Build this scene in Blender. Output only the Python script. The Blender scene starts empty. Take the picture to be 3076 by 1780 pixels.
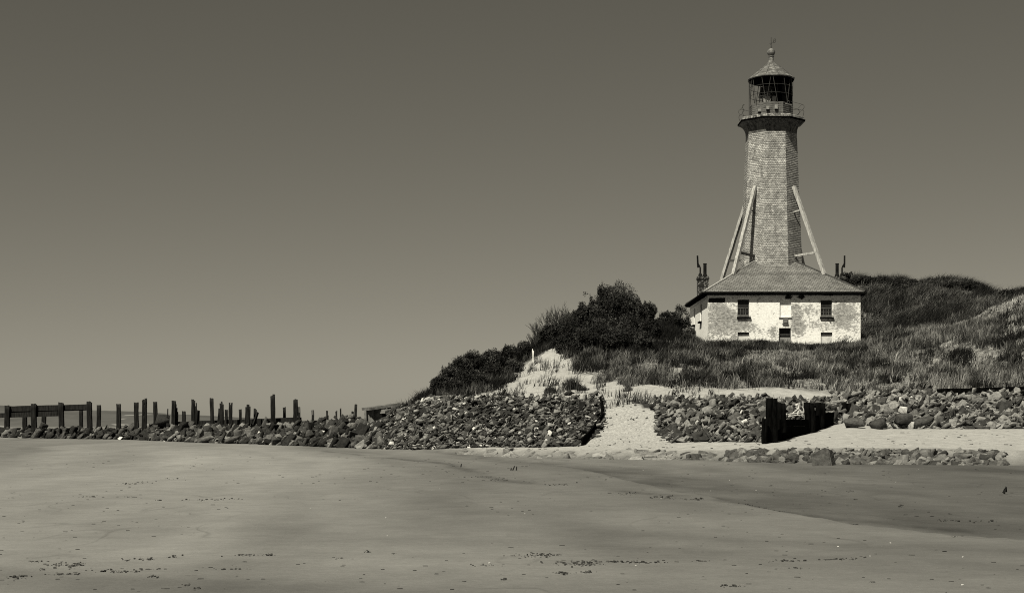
import bpy, bmesh, math, random
import numpy as np
from mathutils import Vector, Matrix, Euler
R = math.radians
rng = np.random.default_rng(7)
random.seed(11)
S = bpy.context.scene
COL = S.collection

# ------------------------------------------------------------------ camera, sky, sun, exposure
EYE, F, CX, HY = 1.7, 4600.0, 1538.0, 1278.0          # eye height, focal length and horizon in photo pixels
cam = bpy.data.cameras.new('camera')
cam.sensor_width = 36.0
cam.lens = 36.0 * F / 3076.0
cam.shift_y = (HY - 890.0) / 3076.0
cam.clip_start, cam.clip_end = 0.5, 20000.0
camo = bpy.data.objects.new('camera', cam)
camo.location = (0, 0, EYE)
camo.rotation_euler = (R(90), 0, 0)
COL.objects.link(camo)
S.camera = camo

SUN_EL, SUN_ROT = R(52), R(213)
w = bpy.data.worlds.new('World'); S.world = w; w.use_nodes = True
nt = w.node_tree; nt.nodes.clear()
sky = nt.nodes.new('ShaderNodeTexSky'); sky.sky_type = 'NISHITA'; sky.sun_disc = False
sky.sun_elevation = SUN_EL; sky.sun_rotation = SUN_ROT
sky.air_density = 1.0; sky.dust_density = 0.5; sky.ozone_density = 1.0
sep = nt.nodes.new('ShaderNodeSeparateColor')
nt.links.new(sky.outputs['Color'], sep.inputs['Color'])
pw = nt.nodes.new('ShaderNodeMath'); pw.operation = 'POWER'; pw.inputs[1].default_value = 0.92
nt.links.new(sep.outputs['Red'], pw.inputs[0])          # black and white film behind a red filter
mulc = nt.nodes.new('ShaderNodeVectorMath'); mulc.operation = 'SCALE'
mulc.inputs[0].default_value = (0.53, 0.497, 0.40)
nt.links.new(pw.outputs[0], mulc.inputs['Scale'])
bg = nt.nodes.new('ShaderNodeBackground'); bg.inputs['Strength'].default_value = 0.075
wo = nt.nodes.new('ShaderNodeOutputWorld')
nt.links.new(mulc.outputs[0], bg.inputs['Color']); nt.links.new(bg.outputs[0], wo.inputs['Surface'])

sl = bpy.data.lights.new('sun', 'SUN'); sl.energy = 5.0; sl.angle = R(0.5); sl.color = (1.0, 0.945, 0.765)
so = bpy.data.objects.new('sun', sl); COL.objects.link(so)
d = Vector((math.sin(SUN_ROT) * math.cos(SUN_EL), math.cos(SUN_ROT) * math.cos(SUN_EL), math.sin(SUN_EL)))
so.rotation_euler = d.to_track_quat('Z', 'Y').to_euler()
so.location = (-40, -40, 80)

S.view_settings.view_transform = 'Standard'; S.view_settings.look = 'None'
S.view_settings.exposure = 0.5; S.view_settings.gamma = 1.0
S.render.engine = 'CYCLES'
S.cycles.max_bounces = 4; S.cycles.diffuse_bounces = 2; S.cycles.glossy_bounces = 2
S.cycles.use_denoising = False
S.cycles.filter_width = 1.05

# ------------------------------------------------------------------ helpers
def P(px, py, Y):
    return Vector(((px - CX) / F * Y, Y, EYE - (py - HY) / F * Y))
def Z(py, Y): return EYE - (py - HY) / F * Y

def _hash(ix, iy, seed):
    h = (ix.astype(np.int64) * 374761393 + iy.astype(np.int64) * 668265263 + seed * 1274126177) & 0xffffffff
    h = ((h ^ (h >> 13)) * 1274126177) & 0xffffffff
    return ((h ^ (h >> 16)) & 0xffff) / 65535.0
def vnoise(x, y, seed=0):
    x = np.asarray(x, float); y = np.asarray(y, float)
    ix, iy = np.floor(x), np.floor(y); fx, fy = x - ix, y - iy
    fx = fx * fx * (3 - 2 * fx); fy = fy * fy * (3 - 2 * fy)
    a = _hash(ix, iy, seed); b = _hash(ix + 1, iy, seed); c = _hash(ix, iy + 1, seed); e = _hash(ix + 1, iy + 1, seed)
    return (a * (1 - fx) + b * fx) * (1 - fy) + (c * (1 - fx) + e * fx) * fy
def fbm(x, y, seed=0, oct=4):
    v, a, t = 0, 1, 0
    for i in range(oct):
        v = v + a * vnoise(x * 2 ** i, y * 2 ** i, seed + i * 17); t += a; a *= .5
    return v / t
def sstep(a, b, x):
    t = np.clip((x - a) / (b - a), 0, 1); return t * t * (3 - 2 * t)

def tag(o, label=None, cat=None, group=None, kind=None):
    if label: o['label'] = label
    if cat: o['category'] = cat
    if group: o['group'] = group
    if kind: o['kind'] = kind
    return o
def empty(name, loc, label, cat, group=None):
    o = bpy.data.objects.new(name, None); COL.objects.link(o); o.location = loc
    o.empty_display_size = .3
    return tag(o, label, cat, group)
def link(name, me, mat, parent=None):
    if mat is not None and not me.materials: me.materials.append(mat)
    o = bpy.data.objects.new(name, me); COL.objects.link(o)
    if parent is not None:
        o.parent = parent                      # part meshes are written in world space; undo the parent's place
        o.matrix_parent_inverse = Matrix.Translation(-abs_loc(parent))
    return o
def abs_loc(o):
    v = Vector(o.location) if o.type == 'EMPTY' else Vector((0, 0, 0))
    if o.parent is not None and o.type == 'EMPTY': pass
    return v
def mesh_np(name, V, Fc, attrs=None, uv=None):
    me = bpy.data.meshes.new(name)
    V = np.ascontiguousarray(V, dtype=np.float32); Fc = np.ascontiguousarray(Fc, dtype=np.int32)
    n, k = Fc.shape
    me.vertices.add(len(V)); me.vertices.foreach_set('co', V.ravel())
    me.loops.add(n * k); me.loops.foreach_set('vertex_index', Fc.ravel())
    me.polygons.add(n)
    me.polygons.foreach_set('loop_start', np.arange(0, n * k, k, dtype=np.int32))
    me.polygons.foreach_set('loop_total', np.full(n, k, dtype=np.int32))
    for an, av in (attrs or {}).items():
        a = me.attributes.new(an, 'FLOAT', 'POINT'); a.data.foreach_set('value', np.ascontiguousarray(av, dtype=np.float32))
    if uv is not None:
        l = me.uv_layers.new(name='uv'); l.data.foreach_set('uv', np.ascontiguousarray(uv[Fc.ravel()], dtype=np.float32).ravel())
    me.update(calc_edges=True)
    return me

class MB:
    """collects boxes, beams and lathes in world space; build() links them as ONE mesh object"""
    def __init__(s): s.v = []; s.f = []; s.uv = []
    def face(s, pts, uvs=None):
        b = len(s.v); s.v += [tuple(p) for p in pts]; s.f.append(tuple(range(b, b + len(pts))))
        s.uv.append(uvs or [(0, 0)] * len(pts)); return s
    def box(s, x0, x1, y0, y1, z0, z1):
        p = [(x, y, z) for z in (z0, z1) for x, y in ((x0, y0), (x1, y0), (x1, y1), (x0, y1))]
        for q in ((3, 2, 1, 0), (4, 5, 6, 7), (0, 1, 5, 4), (1, 2, 6, 5), (2, 3, 7, 6), (3, 0, 4, 7)):
            pts = [p[i] for i in q]
            ax = 0 if q in ((0, 1, 5, 4), (2, 3, 7, 6)) else 1
            s.face(pts, [(a[ax], a[2]) if q not in ((3, 2, 1, 0), (4, 5, 6, 7)) else (a[0], a[1]) for a in pts])
        return s
    def beam(s, a, b, w, h=None, up=(0, 0, 1), jit=0):
        a, b = Vector(a), Vector(b); h = h or w; t = (b - a).normalized(); u = Vector(up)
        if abs(t.dot(u)) > .95: u = Vector((0, 1, 0))
        x = t.cross(u).normalized(); y = x.cross(t).normalized()
        L = (b - a).length; n = max(1, int(L / .5)) if jit else 1
        rings = []
        for i in range(n + 1):
            c = a.lerp(b, i / n); k = 1 + random.uniform(-jit, jit); o = Vector((random.uniform(-jit, jit), random.uniform(-jit, jit), 0)) * w * .5
            rings.append([c + o + x * sx * w / 2 * k + y * sy * h / 2 * k for sx, sy in ((-1, -1), (1, -1), (1, 1), (-1, 1))])
        for i in range(n):
            for j in range(4):
                k = (j + 1) % 4
                s.face([rings[i][j], rings[i][k], rings[i + 1][k], rings[i + 1][j]], [(j * w, i * L / n), (j * w + w, i * L / n), (j * w + w, (i + 1) * L / n), (j * w, (i + 1) * L / n)])
        s.face(rings[0][::-1]); s.face(rings[-1]); return s
    def tube(s, pts, r0, r1=None, n=6):
        r1 = r0 if r1 is None else r1; pts = [Vector(p) for p in pts]; rings = []
        for i, p in enumerate(pts):
            t = (pts[min(i + 1, len(pts) - 1)] - pts[max(i - 1, 0)]).normalized()
            u = Vector((0, 0, 1)) if abs(t.z) < .9 else Vector((0, 1, 0))
            x = t.cross(u).normalized(); y = x.cross(t)
            r = r0 + (r1 - r0) * i / max(1, len(pts) - 1)
            rings.append([p + (x * math.cos(2 * math.pi * k / n) + y * math.sin(2 * math.pi * k / n)) * r for k in range(n)])
        for i in range(len(pts) - 1):
            for j in range(n):
                k = (j + 1) % n; s.face([rings[i][j], rings[i][k], rings[i + 1][k], rings[i + 1][j]])
        s.face(rings[0][::-1]); s.face(rings[-1]); return s
    def lathe(s, cx, cy, prof, n=12, rot=0, cap=True):
        """prof: (circumradius, z) from bottom to top"""
        rings = [[(cx + r * math.cos(2 * math.pi * k / n + rot), cy + r * math.sin(2 * math.pi * k / n + rot), z) for k in range(n)] for r, z in prof]
        vv = 0
        for i in range(len(prof) - 1):
            dv = math.hypot(prof[i + 1][0] - prof[i][0], prof[i + 1][1] - prof[i][1])
            for j in range(n):
                k = (j + 1) % n
                l0 = 2 * prof[i][0] * math.sin(math.pi / n) / 2; l1 = 2 * prof[i + 1][0] * math.sin(math.pi / n) / 2; o = j * 7.37
                s.face([rings[i][j], rings[i][k], rings[i + 1][k], rings[i + 1][j]], [(o - l0, vv), (o + l0, vv), (o + l1, vv + dv), (o - l1, vv + dv)])
            vv += dv
        if cap: s.face(rings[0][::-1]); s.face(rings[-1])
        return s
    def build(s, name, mat, parent=None, smooth=False):
        me = bpy.data.meshes.new(name); me.from_pydata(s.v, [], s.f)
        l = me.uv_layers.new(name='uv'); flat = [c for f in s.uv for u in f for c in u]
        l.data.foreach_set('uv', flat)
        if smooth: me.polygons.foreach_set('use_smooth', [True] * len(me.polygons))
        me.update()
        return link(name, me, mat, parent)

# ---- materials: neutral greys only, the sepia comes from the light
class Mat:
    def __init__(s, name, rough=.85, spec=.25):
        s.m = bpy.data.materials.new(name); s.m.use_nodes = True; s.t = s.m.node_tree
        s.b = s.t.nodes['Principled BSDF']; s.b.inputs['Roughness'].default_value = rough
        s.b.inputs['Specular IOR Level'].default_value = spec
    def n(s, typ, **kw):
        nd = s.t.nodes.new(typ)
        for k, v in kw.items():
            if k.startswith('i_'):
                key = k[2:].replace('_', ' '); key = int(key) if key.isdigit() else key
                nd.inputs[key].default_value = v
            else: setattr(nd, k, v)
        return nd
    def l(s, a, b): s.t.links.new(a, b)
    def coord(s, kind='Object', scale=(1, 1, 1)):
        tc = s.n('ShaderNodeTexCoord'); mp = s.n('ShaderNodeMapping'); mp.inputs['Scale'].default_value = scale
        s.l(tc.outputs[kind], mp.inputs['Vector']); return mp.outputs[0]
    def geo(s, scale=(1, 1, 1)):
        g = s.n('ShaderNodeNewGeometry'); mp = s.n('ShaderNodeMapping'); mp.inputs['Scale'].default_value = scale
        s.l(g.outputs['Position'], mp.inputs['Vector']); return mp.outputs[0]
    def noise(s, vec, scale, detail=4, rough=.55):
        nd = s.n('ShaderNodeTexNoise'); nd.inputs['Scale'].default_value = scale; nd.inputs['Detail'].default_value = detail; nd.inputs['Roughness'].default_value = rough
        s.l(vec, nd.inputs['Vector']); return nd.outputs['Fac']
    def ramp(s, fac, stops):
        nd = s.n('ShaderNodeValToRGB'); e = nd.color_ramp.elements
        while len(e) < len(stops): e.new(.5)
        for el, (p, c) in zip(e, stops): el.position = p; el.color = (c, c, c, 1)
        s.l(fac, nd.inputs[0]); return nd.outputs[0]
    def math(s, op, a, b=None, c=None, clamp=False):
        nd = s.n('ShaderNodeMath', operation=op, use_clamp=clamp)
        for i, x in enumerate((a, b, c)):
            if x is None: continue
            if isinstance(x, (int, float)): nd.inputs[i].default_value = x
            else: s.l(x, nd.inputs[i])
        return nd.outputs[0]
    def mix(s, f, a, b):                        # scalar mix a..b by f
        nd = s.n('ShaderNodeMix', data_type='FLOAT')
        for i, x in ((0, f), (2, a), (3, b)):
            if isinstance(x, (int, float)): nd.inputs[i].default_value = x
            else: s.l(x, nd.inputs[i])
        return nd.outputs[0]
    def attr(s, name): return s.n('ShaderNodeAttribute', attribute_name=name).outputs['Fac']
    def bump(s, h, strength=.5, dist=.02):
        nd = s.n('ShaderNodeBump'); nd.inputs['Strength'].default_value = strength; nd.inputs['Distance'].default_value = dist
        s.l(h, nd.inputs['Height']); s.l(nd.outputs[0], s.b.inputs['Normal'])
    def color(s, val):
        if isinstance(val, (int, float)): s.b.inputs['Base Color'].default_value = (val, val, val, 1)
        else: s.l(val, s.b.inputs['Base Color'])
        return s.m

def simple(name, lo, hi, scale=3, rough=.85, spec=.2, stretch=(1, 1, 1), bump=0, bs=.02):
    m = Mat(name, rough, spec); v = m.geo(stretch); f = m.noise(v, scale, 5, .6)
    c = m.ramp(f, [(.3, lo), (.7, hi)])
    if bump: m.bump(f, bump, bs)
    return m.color(c)

M = {}
M['timber_dark'] = simple('weathered_dark_timber', .004, .022, 2.2, spec=.06, stretch=(4, 4, .6), bump=.6, bs=.03)
M['timber_black'] = simple('tarred_black_timber', .0012, .005, 3, spec=0, rough=1, stretch=(3, 3, .8), bump=.6, bs=.03)
M['timber_mid'] = simple('weathered_grey_timber', .02, .08, 2.5, stretch=(4, 4, .6), bump=.6, bs=.03)
M['timber_pale'] = simple('bleached_timber', .16, .44, 3, stretch=(3, 3, .8), bump=.5)
M['driftwood'] = simple('bleached_driftwood', .25, .6, 6, bump=.4)
M['iron_black'] = simple('black_painted_iron', .006, .02, 6, rough=.6)
M['iron_bar'] = simple('rusty_iron_bars', .01, .05, 6, rough=.7)
M['pot'] = simple('sooty_chimney_pot', .004, .016, 4, spec=0, rough=1)
M['chimney'] = None
M['plate_black'] = simple('black_iron_plate', .001, .004, 4, spec=0, rough=1)
M['grey_paint'] = simple('flaking_grey_paint', .035, .13, 3, stretch=(1, 1, 3), bump=.3)
M['pale_paint'] = simple('pale_paint', .12, .28, 4)
M['eave_black'] = simple('black_gutter', .002, .008, 3, spec=0, rough=1)
M['render_board'] = simple('pale_blocking_board', .42, .6, 3)
M['door_board'] = simple('grey_door_board', .16, .26, 2, stretch=(1, 1, .3))
M['glass_dark'] = None
g = Mat('dark_window_glass', .15, .5); M['glass_dark'] = g.color(.008)
M['white_post'] = simple('white_painted_post', .3, .7, 5)
M['concrete'] = simple('weathered_concrete', .05, .2, 2.5, bump=.7, bs=.05)

def rock_mat(name, source):
    m = Mat(name, .85, .06)
    if source == 'attr': t = m.attr('tone')
    else: t = m.n('ShaderNodeObjectInfo').outputs['Random']
    base = m.ramp(t, [(0, .012), (.45, .038), (.7, .085), (.9, .17), (1, .5)])
    v = m.geo(); f = m.noise(v, 5, 6, .65)
    c = m.math('MULTIPLY', base, m.ramp(f, [(.3, .5), (.7, 1.5)]))
    m.bump(m.noise(v, 9, 6, .7), .7, .06)
    return m.color(c)
M['rock'] = rock_mat('grey_slate_rock', 'attr')
m = Mat('marram_blades', .85, .04); M['grass'] = m.color(m.attr('tone'))
m = Mat('bush_leaves', .9, .03); M['leaf'] = m.color(m.attr('tone'))
M['twig'] = simple('bare_twigs', .02, .05, 5)

# tower shingles
m = Mat('timber_shingles', .8, .2); uv0 = m.coord('UV')
nw = m.n('ShaderNodeTexNoise'); nw.inputs['Scale'].default_value = .7; m.l(uv0, nw.inputs['Vector'])
sc_ = m.n('ShaderNodeVectorMath', operation='SCALE'); sc_.inputs['Scale'].default_value = .16; m.l(nw.outputs['Color'], sc_.inputs[0])
ad_ = m.n('ShaderNodeVectorMath', operation='ADD'); m.l(uv0, ad_.inputs[0]); m.l(sc_.outputs[0], ad_.inputs[1]); uvv = ad_.outputs[0]
bt = m.n('ShaderNodeTexBrick'); m.l(uvv, bt.inputs['Vector'])
for k, v in (('Scale', 1.0), ('Mortar Size', .018), ('Brick Width', .2), ('Row Height', .157), ('Bias', 0.0), ('Mortar Smooth', .2)): bt.inputs[k].default_value = v
bt.inputs['Color1'].default_value = (.19,) * 3 + (1,); bt.inputs['Color2'].default_value = (.37,) * 3 + (1,); bt.inputs['Mortar'].default_value = (.08,) * 3 + (1,)
bw = m.n('ShaderNodeRGBToBW'); m.l(bt.outputs['Color'], bw.inputs[0])
f1 = m.noise(m.geo(), 1.1, 5, .6); f2 = m.noise(m.geo((1, 1, .25)), 5, 4, .6)
c = m.math('MULTIPLY', bw.outputs[0], m.ramp(f1, [(.32, .78), (.68, 1.28)]))
c = m.math('MULTIPLY', c, m.ramp(f2, [(.3, .75), (.7, 1.25)]))
f3 = m.noise(m.coord('UV', (2.4, 3.2, 1)), 1.6, 2, .5)
c = m.math('MULTIPLY', c, m.ramp(f3, [(.3, .42), (.38, 1)])); c = m.math('MULTIPLY', c, m.ramp(f3, [(.62, 1), (.72, 1.5)]))
M['shingle'] = m.color(c)

# slate roof
m = Mat('slate_roof', .7, .3); uvv = m.coord('UV')
bt = m.n('ShaderNodeTexBrick'); m.l(uvv, bt.inputs['Vector'])
for k, v in (('Scale', 1.0), ('Mortar Size', .022), ('Brick Width', .32), ('Row Height', .24), ('Bias', 0.0)): bt.inputs[k].default_value = v
bt.inputs['Color1'].default_value = (.115,) * 3 + (1,); bt.inputs['Color2'].default_value = (.175,) * 3 + (1,); bt.inputs['Mortar'].default_value = (.03,) * 3 + (1,)
bw = m.n('ShaderNodeRGBToBW'); m.l(bt.outputs['Color'], bw.inputs[0])
f1 = m.noise(m.geo((1, .5, .5)), .8, 5, .6); f2 = m.noise(m.geo(), 4, 4, .65)
c = m.math('MULTIPLY', bw.outputs[0], m.ramp(f1, [(.3, .78), (.7, 1.3)]))
c = m.math('MULTIPLY', c, m.ramp(f2, [(.3, .8), (.66, 1.15), (.8, 1.7)]))
m.bump(bt.outputs['Fac'], .5, -.02)
M['slate'] = m.color(c)

# whitewashed brick, worn where the mesh says so
def wall_mat(name):
    m = Mat(name, .85, .2); uvv = m.coord('UV')
    bt = m.n('ShaderNodeTexBrick'); m.l(uvv, bt.inputs['Vector'])
    for k, v in (('Scale', 1.0), ('Mortar Size', .012), ('Brick Width', .24), ('Row Height', .08), ('Bias', -.2)): bt.inputs[k].default_value = v
    bt.inputs['Color1'].default_value = (.10,) * 3 + (1,); bt.inputs['Color2'].default_value = (.26,) * 3 + (1,); bt.inputs['Mortar'].default_value = (.30,) * 3 + (1,)
    bw = m.n('ShaderNodeRGBToBW'); m.l(bt.outputs['Color'], bw.inputs[0])
    v = m.coord('UV')
    n1 = m.noise(v, 1.6, 6, .62); n2 = m.noise(v, 4.6, 5, .75); n3 = m.noise(m.coord('UV', (3.5, 10, 1)), 1.2, 2, .5)
    s_ = m.math('ADD', m.math('MULTIPLY', n1, .55), m.math('MULTIPLY', n2, 1.15))
    s_ = m.math('ADD', s_, m.math('MULTIPLY', n3, .5))
    s_ = m.math('ADD', s_, m.attr('wear'))
    mask = m.ramp(s_, [(.985 - .5, 0), (.99, 0), (1.0, 1)])
    mask = m.math('GREATER_THAN', s_, 1.08)
    soft = m.math('SUBTRACT', s_, 1.335); soft = m.math('MULTIPLY', soft, 16, clamp=True)
    white = m.ramp(n2, [(.25, .45), (.42, .66), (.55, .8)])
    brick = m.math('MULTIPLY', bw.outputs[0], m.ramp(n2, [(.3, .35), (.66, 2.0)]))
    c = m.mix(soft, white, brick)
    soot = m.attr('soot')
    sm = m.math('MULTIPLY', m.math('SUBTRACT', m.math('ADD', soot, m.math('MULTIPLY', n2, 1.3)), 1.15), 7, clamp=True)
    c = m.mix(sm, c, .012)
    m.bump(s_, .4, -.02)
    return m.color(c)
M['wall'] = wall_mat('whitewashed_brick')
m = Mat('flint_chimney', .85, .2); v = m.geo(); vo = m.n('ShaderNodeTexVoronoi'); vo.inputs['Scale'].default_value = 9; m.l(v, vo.inputs['Vector'])
c = m.ramp(m.noise(v, 7, 5, .7), [(.36, .003), (.52, .02), (.66, .25)]); M['chimney'] = m.color(c)
m = Mat('stained_cove', .85, .2); v = m.geo(); f = m.noise(m.geo((2, 2, .8)), 2.2, 6, .7)
c = m.ramp(f, [(.34, .01), (.5, .07), (.7, .17)]); M['cove'] = m.color(c)
m = Mat('lichened_rim', .85, .2); f = m.noise(m.geo(), 3.2, 6, .7)
c = m.ramp(f, [(.38, .03), (.5, .12), (.64, .4)]); M['rim'] = m.color(c)
M['lead'] = None
m = Mat('lead_sheet_roof', .6, .3); f = m.noise(m.geo((1, 1, 2)), 2.2, 6, .65)
c = m.ramp(f, [(.3, .04), (.52, .09), (.72, .3)]); M['lead'] = m.color(c)

# ------------------------------------------------------------------ terrain, as heights on measured depth lines
# each column: photo px, then (depth, z): flat beach, beach toe, low ledge, bank toe, bank top, grass foot, crest, dip, back hill, beyond
def zz(py, Y): return Z(py, Y)
cols = {
 -900: [(60, 0), (150, .5), (151, .52), (152, .55), (156, .9), (158, .8), (165, .5), (175, .2), (190, .05), (230, 0)],
 0: [(60, 0), (134, .62), (134.5, .64), (135, .67), (138, zz(1305, 138)), (140, .8), (150, .5), (162, .2), (190, .05), (230, 0)],
 300: [(60, 0), (128, .56), (128.5, .57), (129, .58), (134, zz(1299, 134)), (137, 1.0), (150, .5), (162, .2), (190, .05), (230, 0)],
 700: [(60, 0), (114, .36), (114.5, .37), (115, .375), (124, zz(1290, 124)), (127, 1.4), (145, .7), (162, .2), (190, .05), (230, 0)],
 900: [(60, 0), (107, .27), (107.5, .28), (108, .29), (121, zz(1284, 121)), (124, 1.7), (145, .8), (162, .3), (190, .05), (230, 0)],
 1100: [(60, 0), (99, .2), (99.5, .21), (100, .22), (112, zz(1269, 112)), (116, 2.2), (140, 1.5), (155, .7), (190, .2), (230, 0)],
 1200: [(60, 0), (95, .18), (95.5, .2), (96, .25), (109, zz(1242, 109)), (113, 2.8), (135, 2.4), (150, 1.2), (190, .4), (230, 0)],
 1290: [(60, 0), (91, .15), (91.5, .22), (92.5, .3), (106, zz(1208, 106)), (110, zz(1195, 110)), (125, zz(1190, 125)), (145, 2), (190, 1), (230, 0)],
 1345: [(60, 0), (89, .1), (90, .28), (91.5, .36), (104, zz(1206, 104)), (109, zz(1192, 109)), (124, zz(1116, 124)), (145, 3), (190, 1.5), (230, 0)],
 1400: [(60, 0), (88, .05), (89, .3), (91, .4), (103, zz(1206, 103)), (108, zz(1190, 108)), (126, zz(1084, 126)), (148, 4.5), (190, 2), (230, 0)],
 1480: [(60, 0), (85, 0), (86.5, .33), (90, .45), (101, zz(1205, 101)), (107, zz(1188, 107)), (128, zz(1079, 128)), (150, 5), (190, 3), (230, 0)],
 1560: [(60, 0), (83, 0), (84.5, .36), (88, .48), (99.5, zz(1206, 99.5)), (106, zz(1186, 106)), (129, zz(1062, 129)), (150, 6), (190, 3), (230, 0)],
 1620: [(60, 0), (81, 0), (82.5, .38), (86, .5), (98, zz(1207, 98)), (105, zz(1184, 105)), (130, zz(1030, 130)), (150, 7), (190, 4), (230, 0)],
 1700: [(60, 0), (80, 0), (81.5, .39), (85, .56), (97.5, zz(1206, 97.5)), (104.5, zz(1182, 104.5)), (132, zz(990, 132)), (150, 8), (190, 5), (230, 0)],
 1810: [(60, 0), (78, 0), (79.5, .42), (84, .66), (97, zz(1205, 97)), (104, zz(1180, 104)), (134, zz(955, 134)), (152, 9), (190, 6), (230, 0)],
 1900: [(60, 0), (77, 0), (78.5, .43), (83.5, .72), (96, zz(1207, 96)), (103, zz(1178, 103)), (134, zz(955, 134)), (152, 9.5), (190, 7), (230, 0)],
 2000: [(60, 0), (76, .03), (77.5, .44), (83, .78), (95, zz(1210, 95)), (102, zz(1178, 102)), (134, zz(975, 134)), (152, 9.5), (190, 8), (240, 0)],
 2070: [(60, 0), (75, .03), (76.5, .45), (82.5, .83), (94, zz(1212, 94)), (101, zz(1178, 101)), (131, zz(1008, 131)), (152, 9.3), (190, 8), (240, 0)],
 2120: [(60, 0), (74.3, .04), (75.8, .47), (82, .86), (93, zz(1213, 93)), (101, zz(1178, 101)), (127.6, zz(1042, 127.6)), (150, 9), (180, 9), (240, 0)],
 2300: [(60, 0), (71, 0), (72.5, .565), (79, .86), (92, zz(1210, 92)), (101, zz(1174, 101)), (127.6, zz(1039, 127.6)), (150, 9), (178, 11), (240, 2)],
 2420: [(60, 0), (69, 0), (70.5, .66), (87, 1.3), (95, zz(1207, 95)), (101, zz(1176, 101)), (127.6, zz(1039, 127.6)), (150, 9), (175, 14), (240, 4)],
 2550: [(60, 0), (68, 0), (69.5, .68), (90.3, 1.92), (95, zz(1198, 95)), (99, zz(1184, 99)), (127.6, zz(1038, 127.6)), (148, 9.3), (172, zz(850, 172)), (240, 6)],
 2660: [(60, 0), (67.6, 0), (69.2, .68), (86.2, 1.55), (94, zz(1192, 94)), (97, zz(1180, 97)), (128, zz(1008, 128)), (146, 9.2), (171, zz(853, 171)), (240, 7)],
 2800: [(60, 0), (67, 0), (68.6, .67), (85, 1.53), (93.5, zz(1186, 93.5)), (95.5, zz(1176, 95.5)), (126, zz(988, 126)), (144, 9.5), (170, zz(862, 170)), (240, 8)],
 2900: [(60, 0), (66.6, 0), (68.2, .66), (84.6, 1.54), (93.2, zz(1184, 93.2)), (95, zz(1173, 95)), (124, zz(962, 124)), (142, 10), (168, zz(868, 168)), (240, 8)],
 2990: [(60, 0), (66.2, 0), (67.8, .63), (84.3, 1.54), (93, zz(1183, 93)), (95, zz(1172, 95)), (122, zz(920, 122)), (140, 11), (165, zz(886, 165)), (240, 8)],
 3080: [(60, 0), (66, 0), (67.5, .6), (84, 1.54), (93, zz(1182, 93)), (95, zz(1171, 95)), (120, zz(893, 120)), (138, 12), (160, zz(880, 160)), (240, 8)],
 3400: [(60, 0), (65, 0), (66.5, .6), (83, 1.54), (92, 3.6), (95, 4.0), (118, 13), (138, 12.5), (160, 16), (240, 8)],
 6000: [(60, 0), (65, 0), (66.5, .6), (83, 1.54), (92, 3.6), (95, 4.0), (118, 13), (138, 12.5), (160, 16), (240, 8)],
}
CP = np.array(sorted(cols), float)
CY = np.array([[n[0] for n in cols[int(k)]] for k in CP]); CZ = np.array([[n[1] for n in cols[int(k)]] for k in CP])
NN = CY.shape[1]
def nodes(px):
    px = np.clip(px, CP[0], CP[-1])
    i = np.clip(np.searchsorted(CP, px) - 1, 0, len(CP) - 2)
    t = (px - CP[i]) / (CP[i + 1] - CP[i]); t = np.clip(t, 0, 1)
    t = (t * .5 + .5 * t * t * (3 - 2 * t))[:, None]
    return CY[i] * (1 - t) + CY[i + 1] * t, CZ[i] * (1 - t) + CZ[i + 1] * t
# the edge of the raised foreground sandbank (world x,y)
BX = np.array([30, 7.8, 6.9, 5.98, 5.25, 4.16, 2.4, -.6, -3.5, -8]); BY = np.array([12, 23.4, 24.6, 26.3, 31.7, 41.4, 64, 76, 86, 100])
def bank_side(x, y):
    """metres right of the sandbank edge (approximately)"""
    return x - np.interp(y, BY, BX)
WX = np.array([-11.5, -3.0, -.4, 1.6, 4.3, 5.7, 7.6]); WY = np.array([92, 68, 48, 42, 36, 31.5, 27])
def height(x, y, detail=True):
    x = np.asarray(x, float).ravel(); y = np.asarray(y, float).ravel()
    ys = np.maximum(y, 8.0)
    px = CX + x / ys * F
    NY, NZ = nodes(px)
    z = np.where(y <= NY[:, 0], NZ[:, 0], 0.0)
    for k in range(NN - 1):
        a, b = NY[:, k], NY[:, k + 1]
        t = np.clip((y - a) / (b - a), 0, 1)
        if k in (0,): pass
        else: t = .6 * t + .4 * t * t * (3 - 2 * t)
        z = np.where((y > a) & (y <= b), NZ[:, k] * (1 - t) + NZ[:, k + 1] * t, z)
    z = np.where(y > NY[:, -1], NZ[:, -1] * np.exp(-np.maximum(0, (y - NY[:, -1])) / 40), z)
    # beach relief
    sidx = bank_side(x, y)
    beach = (1 - sstep(NY[:, 1] - 6, NY[:, 1] - 1, y)) * sstep(9, 14, y)
    wob = (fbm(x * .9, y * .35, 5) - .5) * .3
    z = z - .11 * beach * sstep(-.1, .55, sidx + wob) * (1 - sstep(9, 16, sidx)) * sstep(16, 22, y)
    z = z + beach * (fbm(x * .12, y * .10, 21, 3) - .5) * .10
    if detail:
        up = sstep(NY[:, 3], NY[:, 4], y)
        dune = sstep(NY[:, 4], NY[:, 5] + 3, y)
        house = (1 - sstep(7, 10, np.abs(x - 23.1))) * (1 - sstep(7, 9, np.abs(y - 136.5)))
        z = z + dune * (1 - house) * ((fbm(x * .16, y * .16, 3, 4) - .5) * 1.0 + (fbm(x * .7, y * .7, 9, 3) - .5) * .35)
        z = z + sstep(148, 160, y) * sstep(24, 30, x) * (fbm(x * .3, y * .22, 33, 3) - .5) * 2.4
        z = z + up * (1 - dune) * (fbm(x * .6, y * .6, 4, 3) - .5) * .3
        z = z + (1 - up) * (fbm(x * .8, y * .5, 14, 3) - .5) * .035
    return z
def h1(x, y): return float(height(np.array([x]), np.array([y]))[0])
def to_px(x, y, z): return CX + x / y * F, HY - (z - EYE) / y * F

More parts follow.
